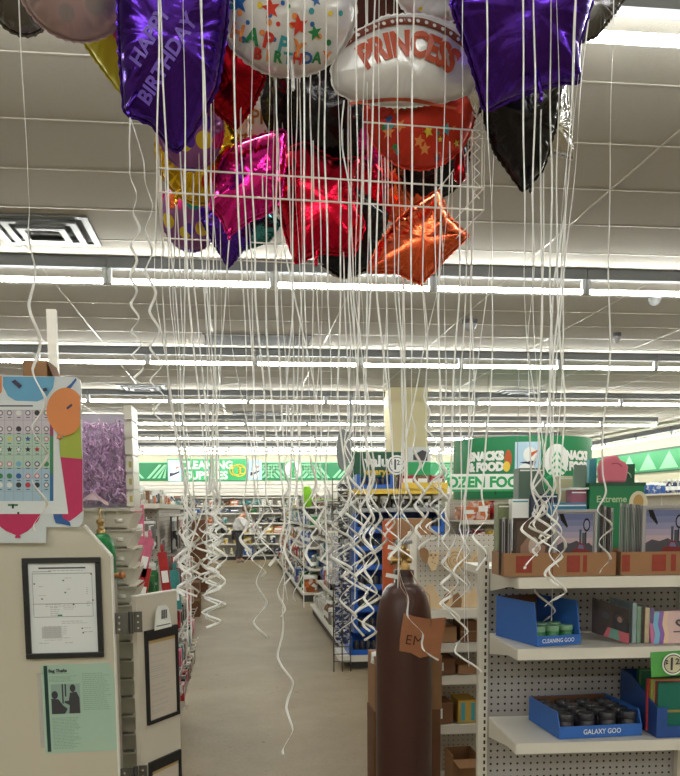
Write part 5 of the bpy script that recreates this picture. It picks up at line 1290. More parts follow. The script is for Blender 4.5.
for i, (px, m_, top) in enumerate(((500.5, DKF, 519), (503.5, SILV, 518), (506.5, DKF, 519), (509.5, SILV, 520))):
    a_, zt_ = ratp(px, top, .05); edge_frame(a_, .066, .10, zf, zt_-zf, .009, ['dark', 'silver', 'dark', 'silver'][i]+' photo frame standing edge-on in the left tray, %s from its left' % ORD[i], m_)
face_frame(514, 552, 518, 560, .042, zf, 'dark photo frame with brown picture facing out in the left tray', DKF, 0)
face_frame(554, 598, 509.5, 560, .045, zf, 'silver photo frame with truck and sunset picture in the left tray', SILV, 1)
for i, px in enumerate((600.5, 604, 607.5, 611)):
    a_, zt_ = ratp(px, 505+i, .066); edge_frame(a_, .066, .09, zf, zt_-zf, .0078, '%s photo frame edge-on at the right end of the left tray, %s one' % (['black', 'silver'][i % 2], ['inner', 'inner', 'outer', 'outer'][i]), [DKF, SILV][i % 2])
for i in range(7):
    px = 620+i*3.3
    a_, zt_ = ratp(px, 503+.3*i, .066); edge_frame(a_, .066, .13, zf, zt_-zf, .0075, '%s silver photo frame edge-on in the right tray, %s from its left' % ('bright' if i % 2 == 0 else 'dull', ORD[i]), SILV if i % 2 == 0 else mat('grey_frame_plastic', s2l(120, 120, 122), .4))
face_frame(643, 692, 505.5, 560, .045, zf, 'silver photo frame with truck and sunset picture in the right tray at the photo edge', SILV, 1)

# second shelf: cleaning goo tray and activity books
def blue_tray(pxl, pxr, b0, dep, z, pyt_side, pyt_front, text, lab, tsize, tx):
    a0, _ = ratp(pxl, 650, b0); a1, _ = ratp(pxr, 650, b0); zt_ = ratp(pxr, pyt_side, b0)[1]; zf_ = ratp(pxl, pyt_front, b0)[1]
    t = tray('blue_tray', lab, a0, a1, b0, b0+dep, z+.001, zt_-z, zf_-z, BLUE)
    m = MB(); text_on(m, text, rpt(ratp(tx, 650, b0)[0], b0, (z+zf_)/2+.001), ru, ZV, tsize, bold=.0002, lift=.0008, sx=.85); m.build('lettering', SWHITE, t)
    return t, a0, a1, zt_, zf_
def jar(a, b, z, r, h, lidm, bodym, lab, grp):
    t = thing('slime_jar', lab, 'jar', rpt(a, b, z), grp)
    MB().lathe([(r*.9, z), (r, z+.004), (r, z+h*.62), (r*.85, z+h*.68)], rpt(a, b, 0), 20).build('jar_body', bodym, t)
    MB().lathe([(r*.98, z+h*.68), (r*1.0, z+h*.72), (r*1.0, z+h*.96), (r*.9, z+h)], rpt(a, b, 0), 20).build('lid', lidm, t)
n_before = set(COL.objects); t, a0, a1, zt_, zf_ = blue_tray(537, 587, .035, .27, zs2, 603, 637, 'CLEANING GOO', 'blue cardboard tray lettered CLEANING GOO on the second shelf', .019, 561)
GLID = mat('green_clear_lid', s2l(120, 165, 130), .2); GBOD = mat('green_jar_print', s2l(45, 120, 70), .35)
for i in range(6):
    a_ = a0+.035+.052*(i % 3)-.006; b_ = .075+.07*(i//3)
    jar(min(a_, a1-.03), b_, zs2+.006, .0235, .058, GLID, GBOD, 'green lidded jar in the CLEANING GOO tray, %s row, %s' % (['front', 'back'][i//3], ['left', 'middle', 'right'][i % 3]), 'jars in the cleaning goo tray')
turn([o_ for o_ in COL.objects if o_ not in n_before], rpt(a0, .035, 0), math.radians(15))
n_before = set(COL.objects); t, a0, a1, zt_, zf_ = blue_tray(561, 648, .03, .27, zs3, 712, 727.5, 'GALAXY GOO', 'blue cardboard tray lettered GALAXY GOO on the third shelf', .024, 606)
DLID = mat('dark_clear_lid', s2l(50, 50, 58), .15); DBOD = mat('black_jar_print', (.02, .018, .03), .3)
for r in range(4):
    for k in range(4):
        a_ = a0+.034+(a1-a0-.068)*k/3; b_ = .066+.062*r
        jar(a_, b_, zs3+.006, .0285, .074, DLID, DBOD, 'black jar in the GALAXY GOO tray, %s row from the front, %s from the left' % (ORD[r], ORD[k]), 'black jars in the galaxy goo tray')
turn([o_ for o_ in COL.objects if o_ not in n_before], rpt(a0, .03, 0), math.radians(5))
# third shelf right: blue display tray with green folders
a0, z1 = ratp(655, 741, .03); a1 = a0+.3
t = thing('blue_tray', 'tall blue cardboard display tray of green and red books at the right edge', 'tray', rpt(a0+.1, .15, zs3))
m = MB(); rbox(m, a0, a1, .02, .33, zs3+.001, zs3+.006); zl_ = ratp(655, 707, .03)[1]; zh_ = ratp(630, 670, .3)[1]
rbox(m, a0, a0+.035, .02, .025, zs3+.006, zl_); rbox(m, a0+.035, a1, .02, .025, zs3+.006, zs3+.04)
P = [(.025, zs3+.006), (.33, zs3+.006), (.33, zh_), (.24, zh_-.005), (.025, zl_)]
A = [rpt(a0, b_, c_) for b_, c_ in P]; B = [rpt(a0+.004, b_, c_) for b_, c_ in P]; m.add(A+B, [(0, 1, 2, 3, 4), (9, 8, 7, 6, 5)]+[(i, 5+i, 5+(i+1) % 5, (i+1) % 5) for i in range(5)])
rbox(m, a0, a1, .326, .33, zs3+.006, zh_); m.build('tray_body', mat('deep_blue_carton', s2l(40, 78, 150), .5, noise=.05), t)
bc = [('green', (20, 110, 95), .04, 0), ('red', (185, 60, 60), .055, 0), ('cream', (215, 195, 150), .066, .0), ('yellow green', (170, 180, 90), .078, -.004), ('red', (180, 55, 55), .09, -.008), ('dark green', (25, 95, 75), .17, 0), ('pale green', (110, 160, 110), .19, 0), ('dark green', (25, 90, 70), .21, 0)]
for i, (cn, rgb, b_, da) in enumerate(bc):
    ht = ratp(665, 683, .04)[1]-zs3 if b_ < .1 else ratp(650, 672, .2)[1]-zs3
    m = MB(); a_s = a0+.010+da*2 if b_ < .1 else a0+.012
    rbox(m, a_s, a1-.01, b_, b_+.009, zs3+.008, zs3+ht+b_*.05)
    t = thing('activity_book', '%s book in the tall blue display tray, %s from the front' % (cn, ORD[i]), 'book', rpt(a0+.1, b_, zs3)); m.build('book_block', mat('book_%s' % cn.replace(' ', '_'), s2l(*rgb), .45, noise=.06), t)
    m = MB(); rbox(m, a_s+.02, a1-.05, b_-.0006, b_, zs3+ht*.45, zs3+ht*.5); m.build('cover_line', mat('dull_gold', s2l(150, 140, 80), .4), t)
# second shelf books at right
bk = [(606, 630, 604, 'charcoal magazine in clear wrap with two dark figures', (70, 62, 64), .05, 1), (633, 637, 603, 'thin silver-blue edged magazine', (150, 170, 175), .07, 2), (637.5, 641.5, 606, 'thin teal and yellow magazine', (120, 150, 130), .07, 2), (642, 645, 607, 'thin dark magazine', (70, 62, 60), .07, 2), (645.5, 650, 608, 'thin cream activity book', (200, 185, 155), .07, 2), (650.5, 654, 608, 'thin violet activity book', (110, 95, 140), .07, 2)]
for i, (px0, px1, pyt, lab, rgb, b_, st) in enumerate(bk):
    a_, zt_ = ratp(px0, pyt, b_); e_, _ = ratp(px1, pyt, b_)
    t = thing('magazine', lab+' on the second shelf', 'magazine', rpt(a_, b_, zs2)); m = MB()
    if st == 1:
        A = [rpt(a_-.01, b_+.09, zs2+.03), rpt(e_, b_, zs2+.002), rpt(e_, b_, zt_-.02), rpt(a_-.01, b_+.09, zt_+.012)]; B = [p_+rn*.006 for p_ in A]
        m.add(A+B, [(0, 1, 2, 3), (7, 6, 5, 4), (0, 4, 5, 1), (1, 5, 6, 2), (2, 6, 7, 3), (3, 7, 4, 0)]); m.build('cover', mat('magazine_dark', s2l(*rgb), .2, noise=.3, nscale=30), t)
        q3 = lambda u_, v_, k=1: A[0].lerp(A[1], u_).lerp(A[3].lerp(A[2], u_), v_)-rn*.0008*k
        m = MB()
        for P, mi in (([(.3, 0), (1, 0), (1, .32), (.42, .3)], 0), ([(.45, .02), (.75, .02), (.7, .3), (.5, .3)], 1), ([(c_[0], c_[1]) for c_ in circ(.72, .62, .14, .14, 12)], 2), ([(c_[0], c_[1]) for c_ in circ(.35, .62, .10, .11, 12)], 2), ([(.55, .3), (.95, .3), (.9, .62), (.6, .62)], 2), ([(c_[0], c_[1]) for c_ in circ(.73, .62, .07, .09, 10)], 3)):
            m.add([q3(*p_, k=1+mi) for p_ in P], [tuple(range(len(P)))], mi)
        m.build('cover_print', [mat('cover_pink', s2l(200, 100, 115), .3), mat('cover_teal', s2l(110, 160, 150), .3), INK, mat('cover_skin', s2l(170, 135, 125), .4)], t)
    else:
        rbox(m, a_, e_, b_, b_+.2, zs2+.002, zt_); m.build('cover', mat('magazine_%d' % i, s2l(*rgb), .3, noise=.35, nscale=25), t)
a_, zt_ = ratp(655, 614, .03); e_ = a_+.22
t = thing('activity_book', 'pink, blue and purple wavy book facing out at the right edge, second shelf', 'book', rpt(a_+.1, .03, zs2))
A = [rpt(a_, .05, zs2+.002), rpt(e_, .05, zs2+.002), rpt(e_, .02+.08, zt_+.004), rpt(a_, .02+.06, zt_)]; B = [p_+rn*.012 for p_ in A]
MB().add(A+B, [(0, 1, 2, 3), (7, 6, 5, 4), (0, 4, 5, 1), (1, 5, 6, 2), (2, 6, 7, 3), (3, 7, 4, 0)]).build('book_block', mat('cover_pink_purple', s2l(190, 100, 150), .35), t)
q4 = lambda u_, v_, k=1: A[0].lerp(A[1], u_).lerp(A[3].lerp(A[2], u_), v_)-rn*.0007*k
m = MB()
for i, (x0, x1, mi) in enumerate(((.05, .13, 0), (.13, .20, 1), (.20, .27, 2), (.27, 1, 3))):
    P = [(x0-.02, 0), (x1-.02, 0), (x1+.02, .3), (x1, .6), (x1+.05, 1), (x0+.05, 1), (x0, .6), (x0+.02, .3)]; P = [(max(0, min(1, u_)), v_) for u_, v_ in P]; m.add([q4(*p_) for p_ in P], [tuple(range(len(P)))], mi)
m.add([q4(.36, .34, 2), q4(.9, .34, 2), q4(.9, .38, 2), q4(.36, .38, 2)], [(0, 1, 2, 3)], 4)
vs, fs = text_raw('Sc', .05, 'CENTER', 1, .001); o_ = q4(.5, .55, 3); m.add([o_+ru*v_.x+ZV*v_.y for v_ in vs], fs, 4)
m.build('cover_print', [mat('cover_blue', s2l(110, 170, 205), .35), mat('cover_violet', s2l(120, 70, 160), .35), mat('cover_sand', s2l(215, 185, 150), .35), mat('cover_cream', s2l(205, 170, 165), .35), INK], t)
# green price sign hanging over the third shelf
a_, z1 = ratp(651, 652.5, -.012); _, z0 = ratp(651, 677, -.012); e_ = a_+.14
t = thing('price_sign', 'green price sign reading $1.25 clipped under the second shelf edge', 'sign', rpt(a_+.05, -.012, z0))
A = [rpt(a_, -.02, z0), rpt(e_, -.012, z0+.006), rpt(e_, -.012, z1+.006), rpt(a_, -.008, z1)]; B = [p_+rn*.0015 for p_ in A]
MB().add(A+B, [(0, 1, 2, 3), (7, 6, 5, 4), (0, 4, 5, 1), (1, 5, 6, 2), (2, 6, 7, 3), (3, 7, 4, 0)]).build('card', mat('price_green', s2l(80, 165, 75), .4), t)
m = MB(); ac, zc5 = ratp(673, 664, -.021); r = .036
for k, (rr, mi) in enumerate(((r, 0), (r*.86, 1), (r*.78, 2))):
    m.add([rpt(ac+rr*math.cos(i*PI/16), -.0215-.0006*k, zc5+rr*math.sin(i*PI/16)) for i in range(32)], [tuple(range(32))], mi)
m.build('white_disc', [SWHITE, INK, mat('sign_pale', s2l(215, 210, 180), .4)], t)
m = MB()
for body, sz, da, dz in (('1', .058, -.006, -.001), ('25', .027, .019, .008), ('$', .026, -.024, .004)): text_on(m, body, rpt(ac+da, -.0235, zc5+dz), ru, ZV, sz, bold=.0008)
m.build('lettering', INK, t)

# goods on the back half of the rack top
zb = zs1+.001
def bbox_px(px0, px1, pyt, b, dep, z=zb):
    a0, zt_ = ratp(px0, pyt, b); a1, _ = ratp(px1, pyt, b); return a0, a1, b, b+dep, z, zt_
B0 = RD+.10
t = thing('green_box', 'green printed box reading Extreme standing behind the photo frames', 'box', rpt(.5, B0, zb))
bx = bbox_px(590, 645, 483, B0, .16); rbox(MB(), *bx).build('box_body', SIGNG, t, .002)
m = MB(); rbox(m, bx[0]-.003, bx[1]+.003, bx[2]-.003, bx[3]+.003, bx[5]-.012, bx[5]+.001); m.build('lid_edge', SIGND, t)
a_, z_ = ratp(613, 498.5, B0); m = MB(); text_on(m, 'Extreme', rpt(a_-.006, B0, z_-.003), ru, ZV, .034, bold=.0009, lift=.0025); m.build('lettering', mat('pale_lettering', s2l(170, 205, 160), .5), t)
a_, z_ = ratp(638, 503, B0); m = MB(); m.add([rpt(a_+.036*math.cos(k*PI/12), B0-.003, z_+.045*math.sin(k*PI/12)) for k in range(24)], [tuple(range(24))], 0); m.add([rpt(a_+.02*math.cos(k*PI/12), B0-.0036, z_+.004+.028*math.sin(k*PI/12)) for k in range(24)], [tuple(range(24))], 1)
m.build('oval_picture', [mat('sign_pale', (1, 1, 1)), mat('tan_portrait', s2l(185, 150, 90), .5)], t)
# pink foam piece on top of it
zt6 = bx[5]+.002; a_, _ = ratp(610, 470, B0+.06)
pts = [(-.9, -1), (.95, -1), (1.05, -.3), (1.1, .2), (.85, .55), (.55, .62), (.35, .95), (-.05, 1.05), (-.35, .9), (-.6, .92), (-.85, .6), (-1.0, .1)]
sz = (ratp(610, 455.5, B0+.06)[1]-zt6)/2.05
t = thing('foam_toy', 'pink rounded foam piece standing on the green box', 'toy', rpt(a_, B0+.06, zt6))
m = MB(); m.prism([(p_[0]*.0+p_[0]*sz*1.08, zt6+sz+p_[1]*sz) for p_ in pts], rpt(a_, B0+.06, 0), ru, ZV, .035); m.build('foam_body', PINKF, t, .008)
m = MB(); m.tube([rpt(a_+sz*(.1+.5*math.cos(k*.35)), B0+.024, zt6+sz*(1.15+.28*math.sin(k*.35))) for k in range(7)], .002, 5); m.build('moulded_line', mat('dark_pink', s2l(170, 70, 95), .7), t)
x = bbox_px(588.5, 597, 459, B0+.1, .03, zt6); m = MB(); rbox(m, x[0]+.004, x[1], x[2], x[3], zt6, x[5]); tag(m.build('teal_box', TEAL), 'teal box standing on the green box left of the pink foam', 'box')
x = bbox_px(622.5, 635, 464, B0+.09, .012, zt6); t = thing('card', 'dark green card with pale curl leaning behind the pink foam', 'card', rpt(x[0], x[2], zt6)); m = MB(); rbox(m, *x); m.build('card', SIGND, t)
m = MB(); m.tube([rpt((x[0]+x[1])/2+.010*math.cos(k*.6), x[2]-.001, x[4]+.02+.0045*k+.006*math.sin(k*.6)) for k in range(8)], .0025, 5); m.build('curl_print', mat('pale_lettering', (1, 1, 1)), t)
def gbox(px0, px1, pyt, b, dep, m_, lab, name='box', z=zb):
    x = bbox_px(px0, px1, pyt, b, dep, z); t = thing(name, lab, 'box', rpt(x[0], b, z)); m = MB(); rbox(m, *x); m.build('box_body', m_, t, .002)
    m = MB(); rbox(m, x[0]+.004, x[1]-.004, b-.0008, b, x[5]-.012, x[5]-.007); m.build('label_stripe', SWHITE if m_ != SWHITE else TEAL, t); return x
gbox(552, 587, 503, RD+.07, .07, mat('teal_carton', s2l(40, 130, 175), .5), 'long low blue box lying behind the silver photo frame')
gbox(536, 558, 494, RD+.16, .08, NAVY, 'navy blue box behind the low blue box')
gbox(512, 529, 499, RD+.10, .05, SWHITE, 'white card box behind the dark photo frames')
gbox(498, 510, 504, RD+.14, .06, mat('packaging_olive', s2l(120, 130, 90), .5, noise=.4, nscale=40), 'olive printed box at the left end behind the photo frames')
gbox(519, 544, 468, RD+.28, .08, mat('grey_green_card', s2l(88, 112, 98), .5), 'tall grey-green box behind the white card box')
gbox(560, 573, 476, RD+.30, .05, mat('cream_card', s2l(215, 208, 170), .6), 'cream box standing behind the navy box')
x = gbox(571, 587, 490, RD+.12, .06, mat('pink_grey_box', s2l(165, 95, 115), .5), 'small pink and grey box under the white tray')
m = MB(); z_ = x[5]+.001; rbox(m, x[0]-.006, x[1]+.006, RD+.11, RD+.22, z_, z_+.008); tag(m.build('white_tray', SWHITE), 'flat white tray lying on the small pink box', 'tray')
m = MB()
for k in range(3): 
    y_ = bbox_px(574+k*1.5, 586+k*.5, 465+k, RD+.13+.02*k, .004, z_+.009); rbox(m, *y_)
    if k < 3: tag(m.build('clear_card', mat('grey_green_sheet', s2l(105, 130, 118), .3)), '%s upright grey-green sheet standing on the flat white tray' % ['front', 'middle', 'rear'][k], 'card'); m = MB()

# ------------------------------------------------------------------ overhead wire rack that corrals the balloons
pA = at(157, 168, 2.5)
def solve_y(px, py, z): return atz(px, py, z)
pB = solve_y(484, 188, pA.z)
zU = pA.z; zL = at(157, 192, 2.5).z
wd = (pB-pA); wd.z = 0; WLn = wd.length; wu = wd.normalized(); wn = Vector((-wu.y, wu.x, 0))
def wp(a, b, z): return Vector((pA.x, pA.y, 0))+wu*a+wn*b+ZV*z
wr_ = thing('wire_rack', 'white overhead wire rack hung from the ceiling around the balloon cluster', 'rack', wp(WLn/2, .3, zL))
DB = .62
for zz, nm in ((zU, 'upper_rail'), (zL, 'lower_rail')):
    m = MB(); m.tube([wp(0, 0, zz), wp(WLn, 0, zz), wp(WLn, DB, zz), wp(0, DB, zz), wp(0, 0, zz)], .0026, 6); m.build(nm, WIRE, wr_)
def vwire(a, b, z0, z1): MB().tube([wp(a, b, z0), wp(a, b, z1)], .0019, 5).build('vertical_wire', WIRE, wr_)
n = 13
for i in range(n+1):
    vwire(WLn*i/n, 0, zL, zU+(.16 if i >= 8 else .0 if i % 3 else .1))
for i in range(5): vwire(WLn, DB*i/4, zL, zU+.16); vwire(0, DB*i/4, zL, zU+.16)
m = MB(); m.tube([wp(0, 0, zU+.16), wp(0, DB, zU+.16)], .0026, 6); m.build('end_rail', WIRE, wr_)
m = MB(); m.tube([wp(WLn*8/n, 0, zU+.16), wp(WLn, 0, zU+.16), wp(WLn, DB, zU+.16)], .0026, 6); m.build('end_rail', WIRE, wr_)
m = MB(); m.tube([wp(WLn-.012-.02*(k % 2), 0.004, zU-.03+.018*k) for k in range(14)], .0017, 5); m.build('zigzag_brace', WIRE, wr_)
for a_ in (0.0, WLn):
    for b_ in (.02, DB-.02): MB().tube([wp(a_, b_, zU), wp(a_, b_, CEIL-.001)], .002, 5).build('hanger', WIRE, wr_)

# ------------------------------------------------------------------ balloons
def puff(theta_R, T):
    def f(x, y):
        r = math.hypot(x, y); R = theta_R(math.atan2(y, x)); t = min(1, r/max(R, 1e-6))
        return T*math.sqrt(max(0, 1-t**2.1))
    return f
def balloon(name, lab, cat_pts, cx, cy, Y, mt, T=.34, rnd=None, tilt=0.35, wr=.010, circle=None, dec=None, tail=None, ribbon=None, grp=None, seed=1, yaw=0):
    """outline read as pixels at depth Y -> real outline; puffed front and back, crimped seam, neck"""
    c_ = at(cx, cy, Y); rg = random.Random(seed)
    if circle: pts = [(circle[0]*math.cos(k*PI/24), circle[1]*math.sin(k*PI/24)) for k in range(48)]; sc = Y/853; pts = [(a*sc, b*sc) for a, b in pts]
    else: pts = [((at(px, py, Y).x-c_.x), (at(px, py, Y).z-c_.z)) for px, py in cat_pts]
    def RR(th):
        d = (math.cos(th), math.sin(th)); best = .02
        for i in range(len(pts)):
            x1, y1 = pts[i-1]; x2, y2 = pts[i]; ex, ey = x2-x1, y2-y1; den = d[0]*ey-d[1]*ex
            if abs(den) < 1e-9: continue
            t = (x1*ey-y1*ex)/den; s = (x1*d[1]-y1*d[0])/den
            if t > 0 and -1e-6 <= s <= 1+1e-6: best = max(best, t)
        return best
    N = 120; raw = [RR(2*PI*i/N) for i in range(N)]
    if circle: rad = raw
    else: rad = [(raw[i-1]+3*raw[i]+raw[(i+1) % N])/5*1.01 for i in range(N)]
    mean = sum(rad)/N; TT = T*mean
    TS = 18; ts = [math.sin(PI/2*k/TS) for k in range(1, TS+1)]
    ph = [rg.uniform(0, 6.28) for _ in range(4)]
    def hgt(i, t):
        th = 2*PI*i/N; base = TT*(max(0, 1-t**2.3))**.55
        wv = math.sin(23*th+ph[0])*.5+math.sin(37*th+ph[1])*.35+math.sin(11*th+ph[2])*.5
        return base*(1+.10*math.sin(3*th+ph[3])*t)+wr*wv*(t**5)*(1-t**8)
    vs = [Vector((0, -TT, 0))]; fs = []
    for k, t in enumerate(ts):
        for i in range(N): th = 2*PI*i/N; vs.append(Vector((rad[i]*t*math.cos(th), -hgt(i, t) if k < TS-1 else 0, rad[i]*t*math.sin(th))))
    for i in range(N): fs.append((0, 1+i, 1+(i+1) % N))
    for k in range(TS-1):
        for i in range(N): a_ = 1+k*N; fs.append((a_+i, a_+N+i, a_+N+(i+1) % N, a_+(i+1) % N))
    # seam fin
    f0 = len(vs)
    for i in range(N): th = 2*PI*i/N; e = .008+.002*math.sin(41*th+ph[0]); vs.append(Vector(((rad[i]+e)*math.cos(th), .0015*math.sin(29*th), (rad[i]+e)*math.sin(th))))
    a_ = 1+(TS-1)*N
    for i in range(N): fs.append((a_+i, f0+i, f0+(i+1) % N, a_+(i+1) % N))
    b0 = len(vs); vs.append(Vector((0, TT, 0)))
    for k, t in enumerate(ts[:-1]):
        for i in range(N): th = 2*PI*i/N; vs.append(Vector((rad[i]*t*math.cos(th), hgt((i+7) % N, t), rad[i]*t*math.sin(th))))
    for i in range(N): fs.append((b0, b0+1+(i+1) % N, b0+1+i))
    for k in range(TS-2):
        for i in range(N): q_ = b0+1+k*N; fs.append((q_+i, q_+(i+1) % N, q_+N+(i+1) % N, q_+N+i))
    q_ = b0+1+(TS-2)*N
    for i in range(N): fs.append((q_+i, q_+(i+1) % N, a_+(i+1) % N, a_+i))
    M3 = Matrix.Rotation(yaw, 3, 'Z') @ Matrix.Rotation(tilt, 3, 'X')
    W = lambda p_: c_+M3 @ p_
    t = thing(name, lab, 'balloon', c_, grp)
    m = MB(); m.add([W(p_) for p_ in vs], fs, 0, True); m.build('foil_body', mt, t)
    def surf(x, z, lift=.002):
        r = math.hypot(x, z); th = math.atan2(z, x) % (2*PI); u_ = th/(2*PI)*N; i = int(u_) % N; fr_ = u_-int(u_); R = rad[i]*(1-fr_)+rad[(i+1) % N]*fr_; tt = min(.995, r/R)
        return W(Vector((x, -(hgt(i, tt)*(1-fr_)+hgt((i+1) % N, tt)*fr_)-lift, z)))
    if dec: dec(t, surf, mean)
    if tail:
        p_ = at(tail[0], tail[1], Y); d_ = (c_-p_).normalized()
        m = MB(); m.tube([p_+d_*.05, p_+d_*.02, p_, p_-ZV*.012], .006, 6); m.lathe([(.002, -.026), (.006, -.02), (.005, -.008), (.004, 0)], p_-ZV*.002, 8); m.build('neck', mt, t)
    if ribbon: ribbon_mesh(ribbon[0], Y, ribbon[1] if len(ribbon) > 1 else None, t, 'ribbon')
    return t
def ribbon_path(pts, Y, curl=None, seed=0):
    rg = random.Random(seed); P = [at(a_, b_, Y) for a_, b_ in pts]; out = []
    # resample polyline (smoothed)
    segs = []; L = 0
    for i in range(len(P)-1): l = (P[i+1]-P[i]).length; segs.append((L, l, P[i], P[i+1])); L += l
    z0 = z1 = None
    if curl: z0 = at(pts[0][0], curl[0], Y).z; z1 = at(pts[-1][0], curl[1], Y).z
    ph = rg.uniform(0, 6.28); ph2 = rg.uniform(0, 6.28); wa = rg.uniform(.0012, .004)
    def lin(s):
        for sg in segs:
            if s <= sg[0]+sg[1] or sg is segs[-1]: return sg[2].lerp(sg[3], max(0, min(1, (s-sg[0])/max(sg[1], 1e-6))))
    s = 0.; fl = rg.choice((.35, .6, 1.0))
    while True:
        c_ = (lin(max(0, s-.05))+lin(max(0, s-.025))+lin(s)*2+lin(min(L, s+.025))+lin(min(L, s+.05)))/6
        c_ = c_+Vector((math.sin(s*7+ph)*wa+math.sin(s*17+ph2)*wa*.5, math.cos(s*6+ph2)*wa*1.5, 0))
        step = .018
        if curl and c_.z < z0:
            u_ = min(1, (z0-c_.z)/max(.01, z0-z1)); amp = curl[2]*Y/853*min(1, u_*2.2+.05)*(1+.25*math.sin(u_*9+ph)); lam = curl[3]*Y/853
            ang = 2*PI*(z0-c_.z)/lam*(.75+.35*u_)+ph
            sx_ = math.sin(ang); tri = (2/PI)*math.asin(max(-1, min(1, math.cos(ang))))
            c_ = c_+Vector((amp*(.55*math.cos(ang)+.45*tri), amp*fl*sx_, 0)); step = .0055
        out.append(c_)
        if s >= L: break
        s = min(L, s+step)
    return out
def ribbon_mesh(pts, Y, curl, parent, name='ribbon', seed=None, w_=.0062):
    seed = seed if seed is not None else int(pts[0][0]*7+pts[-1][1]); path = ribbon_path(pts, Y, curl, seed)
    if curl:   # denser path for curls
        pass
    zt_ = at(pts[0][0], curl[0], Y).z if curl else -9
    m = MB(); m.strip(path, w_, .0008, seed*.7, 5.0, wid=lambda p_: .0043+.0030*max(0, min(1, (zt_-p_.z)/.12))); return m.build(name, RIB, parent)

def letters(body, size, arc=None, bold=.0, sx=1.0):
    vs, fs = text_raw(body, size, 'CENTER', 1.0, bold); 
    if arc:  # bend on a circle of radius |arc|, arc>0 curves upward in the middle
        vs = [Vector(((arc+v.y)*math.sin(v.x*sx/arc), (arc+v.y)*math.cos(v.x*sx/arc)-arc, 0)) for v in vs]
    else: vs = [Vector((v.x*sx, v.y, 0)) for v in vs]
    return vs, fs
def dec_poly(mb, surf, P, mi, lift=.0025, rings=3):
    cx_ = sum(p_[0] for p_ in P)/len(P); cz_ = sum(p_[1] for p_ in P)/len(P); k = len(P); vs = []
    for r in range(rings+1):
        f = r/rings if r else .001
        vs += [surf(cx_+(a-cx_)*f, cz_+(b-cz_)*f, lift) for a, b in P]
    mb.add(vs, [(r*k+i, r*k+(i+1) % k, (r+1)*k+(i+1) % k, (r+1)*k+i) for r in range(rings) for i in range(k)], mi, True)
def dec_text(mb, surf, vsfs, ox, oz, mi, lift=.004, rot=0, dirx=1):
    vs, fs = vsfs; mb.add([surf(ox+v.x*math.cos(rot)-v.y*math.sin(rot), oz+v.x*math.sin(rot)+v.y*math.cos(rot), lift) for v in vs], fs, mi)
PR = [mat('print_%s' % n_, s2l(*c_), .35) for n_, c_ in (('red', (205, 55, 40)), ('blue', (35, 70, 150)), ('green', (40, 130, 75)), ('orange', (225, 130, 50)), ('yellow', (225, 195, 60)), ('teal', (60, 150, 160)), ('brown', (120, 55, 40)), ('white', (225, 225, 225)), ('gold', (165, 110, 40)), ('copper', (190, 80, 45)), ('violet', (120, 90, 200)), ('pink', (205, 80, 110)))]
def dec_happy(t, surf, R):
    rg = random.Random(5); m = MB()
    for (x, z, r, mi) in ((-.78, .04, .17, 1), (-.28, -.02, .15, 0), (.16, -.22, .16, 0), (.42, -.30, .12, 2), (-.10, .26, .10, 2), (.42, .12, .09, 1), (-.85, .45, .1, 3), (.0, .6, .1, 0), (.75, .35, .1, 1), (-.45, .7, .1, 4), (.4, .65, .1, 2)):
        dec_poly(m, surf, starp(x*R, z*R, r*R, .42, PI/2+rg.uniform(-.3, .3)), mi, .003, 2)
    for i in range(60):
        x, z = rg.uniform(-.95, .95), rg.uniform(-.45, .95)
        if x*x+z*z > .88: continue
        dec_poly(m, surf, circ(x*R, z*R, rg.uniform(.025, .05)*R, n=10), rg.choice([0, 1, 2, 3, 4, 5]), .0026, 1)
    m.build('printed_stars', PR, t)
    m = MB(); cols_ = [3, 2, 0, 5, 3]
    for i, ch_ in enumerate('HAPPY'):
        dec_text(m, surf, letters(ch_, .30*R, bold=.012*R), (-.80+.24*i)*R, (-.36-.045*i)*R, cols_[i], rot=-.25)
    for i, ch_ in enumerate('BIRTHDAY'):
        dec_text(m, surf, letters(ch_, .22*R, bold=.01*R), (-.48+.16*i)*R, (-.68+.012*abs(i-3.5))*R, [0, 3, 2, 5, 0, 1, 2, 3][i], rot=-.1)
    m.build('happy_birthday_lettering', PR, t)
def dec_princess(t, surf, R):
    m = MB(); zf_ = lambda x: (.62-.42*(x/1.2)**2)*R
    P = [((-1.18+2.36*i/30)*R, zf_(-1.18+2.36*i/30)) for i in range(31)]
    for i in range(30):
        dec_poly(m, surf, [P[i], P[i+1], (P[i+1][0], P[i+1][1]+.15*R), (P[i][0], P[i][1]+.15*R)], 6, .003, 1)
        if i % 2: dec_poly(m, surf, circ(P[i][0], P[i][1]+.075*R, .036*R, n=8), 7, .005, 1)
    for i in range(18):
        x0 = (-1.05+2.1*i/18); x1 = (-1.05+2.1*(i+1)/18); zz = lambda x: (-.62+.06*math.cos(x*2))*R
        dec_poly(m, surf, [(x0*R, zz(x0)-.05*R), (x1*R, zz(x1)-.05*R), (x1*R, zz(x1)), (x0*R, zz(x0))], 9, .003, 1)
    m.build('printed_band', PR, t)
    m = MB(); dec_text(m, surf, letters('PRINCESS', .56*R, arc=1.55*R, bold=.03*R, sx=.80), 0, .28*R, 9, .005); m.build('princess_lettering', PR, t)
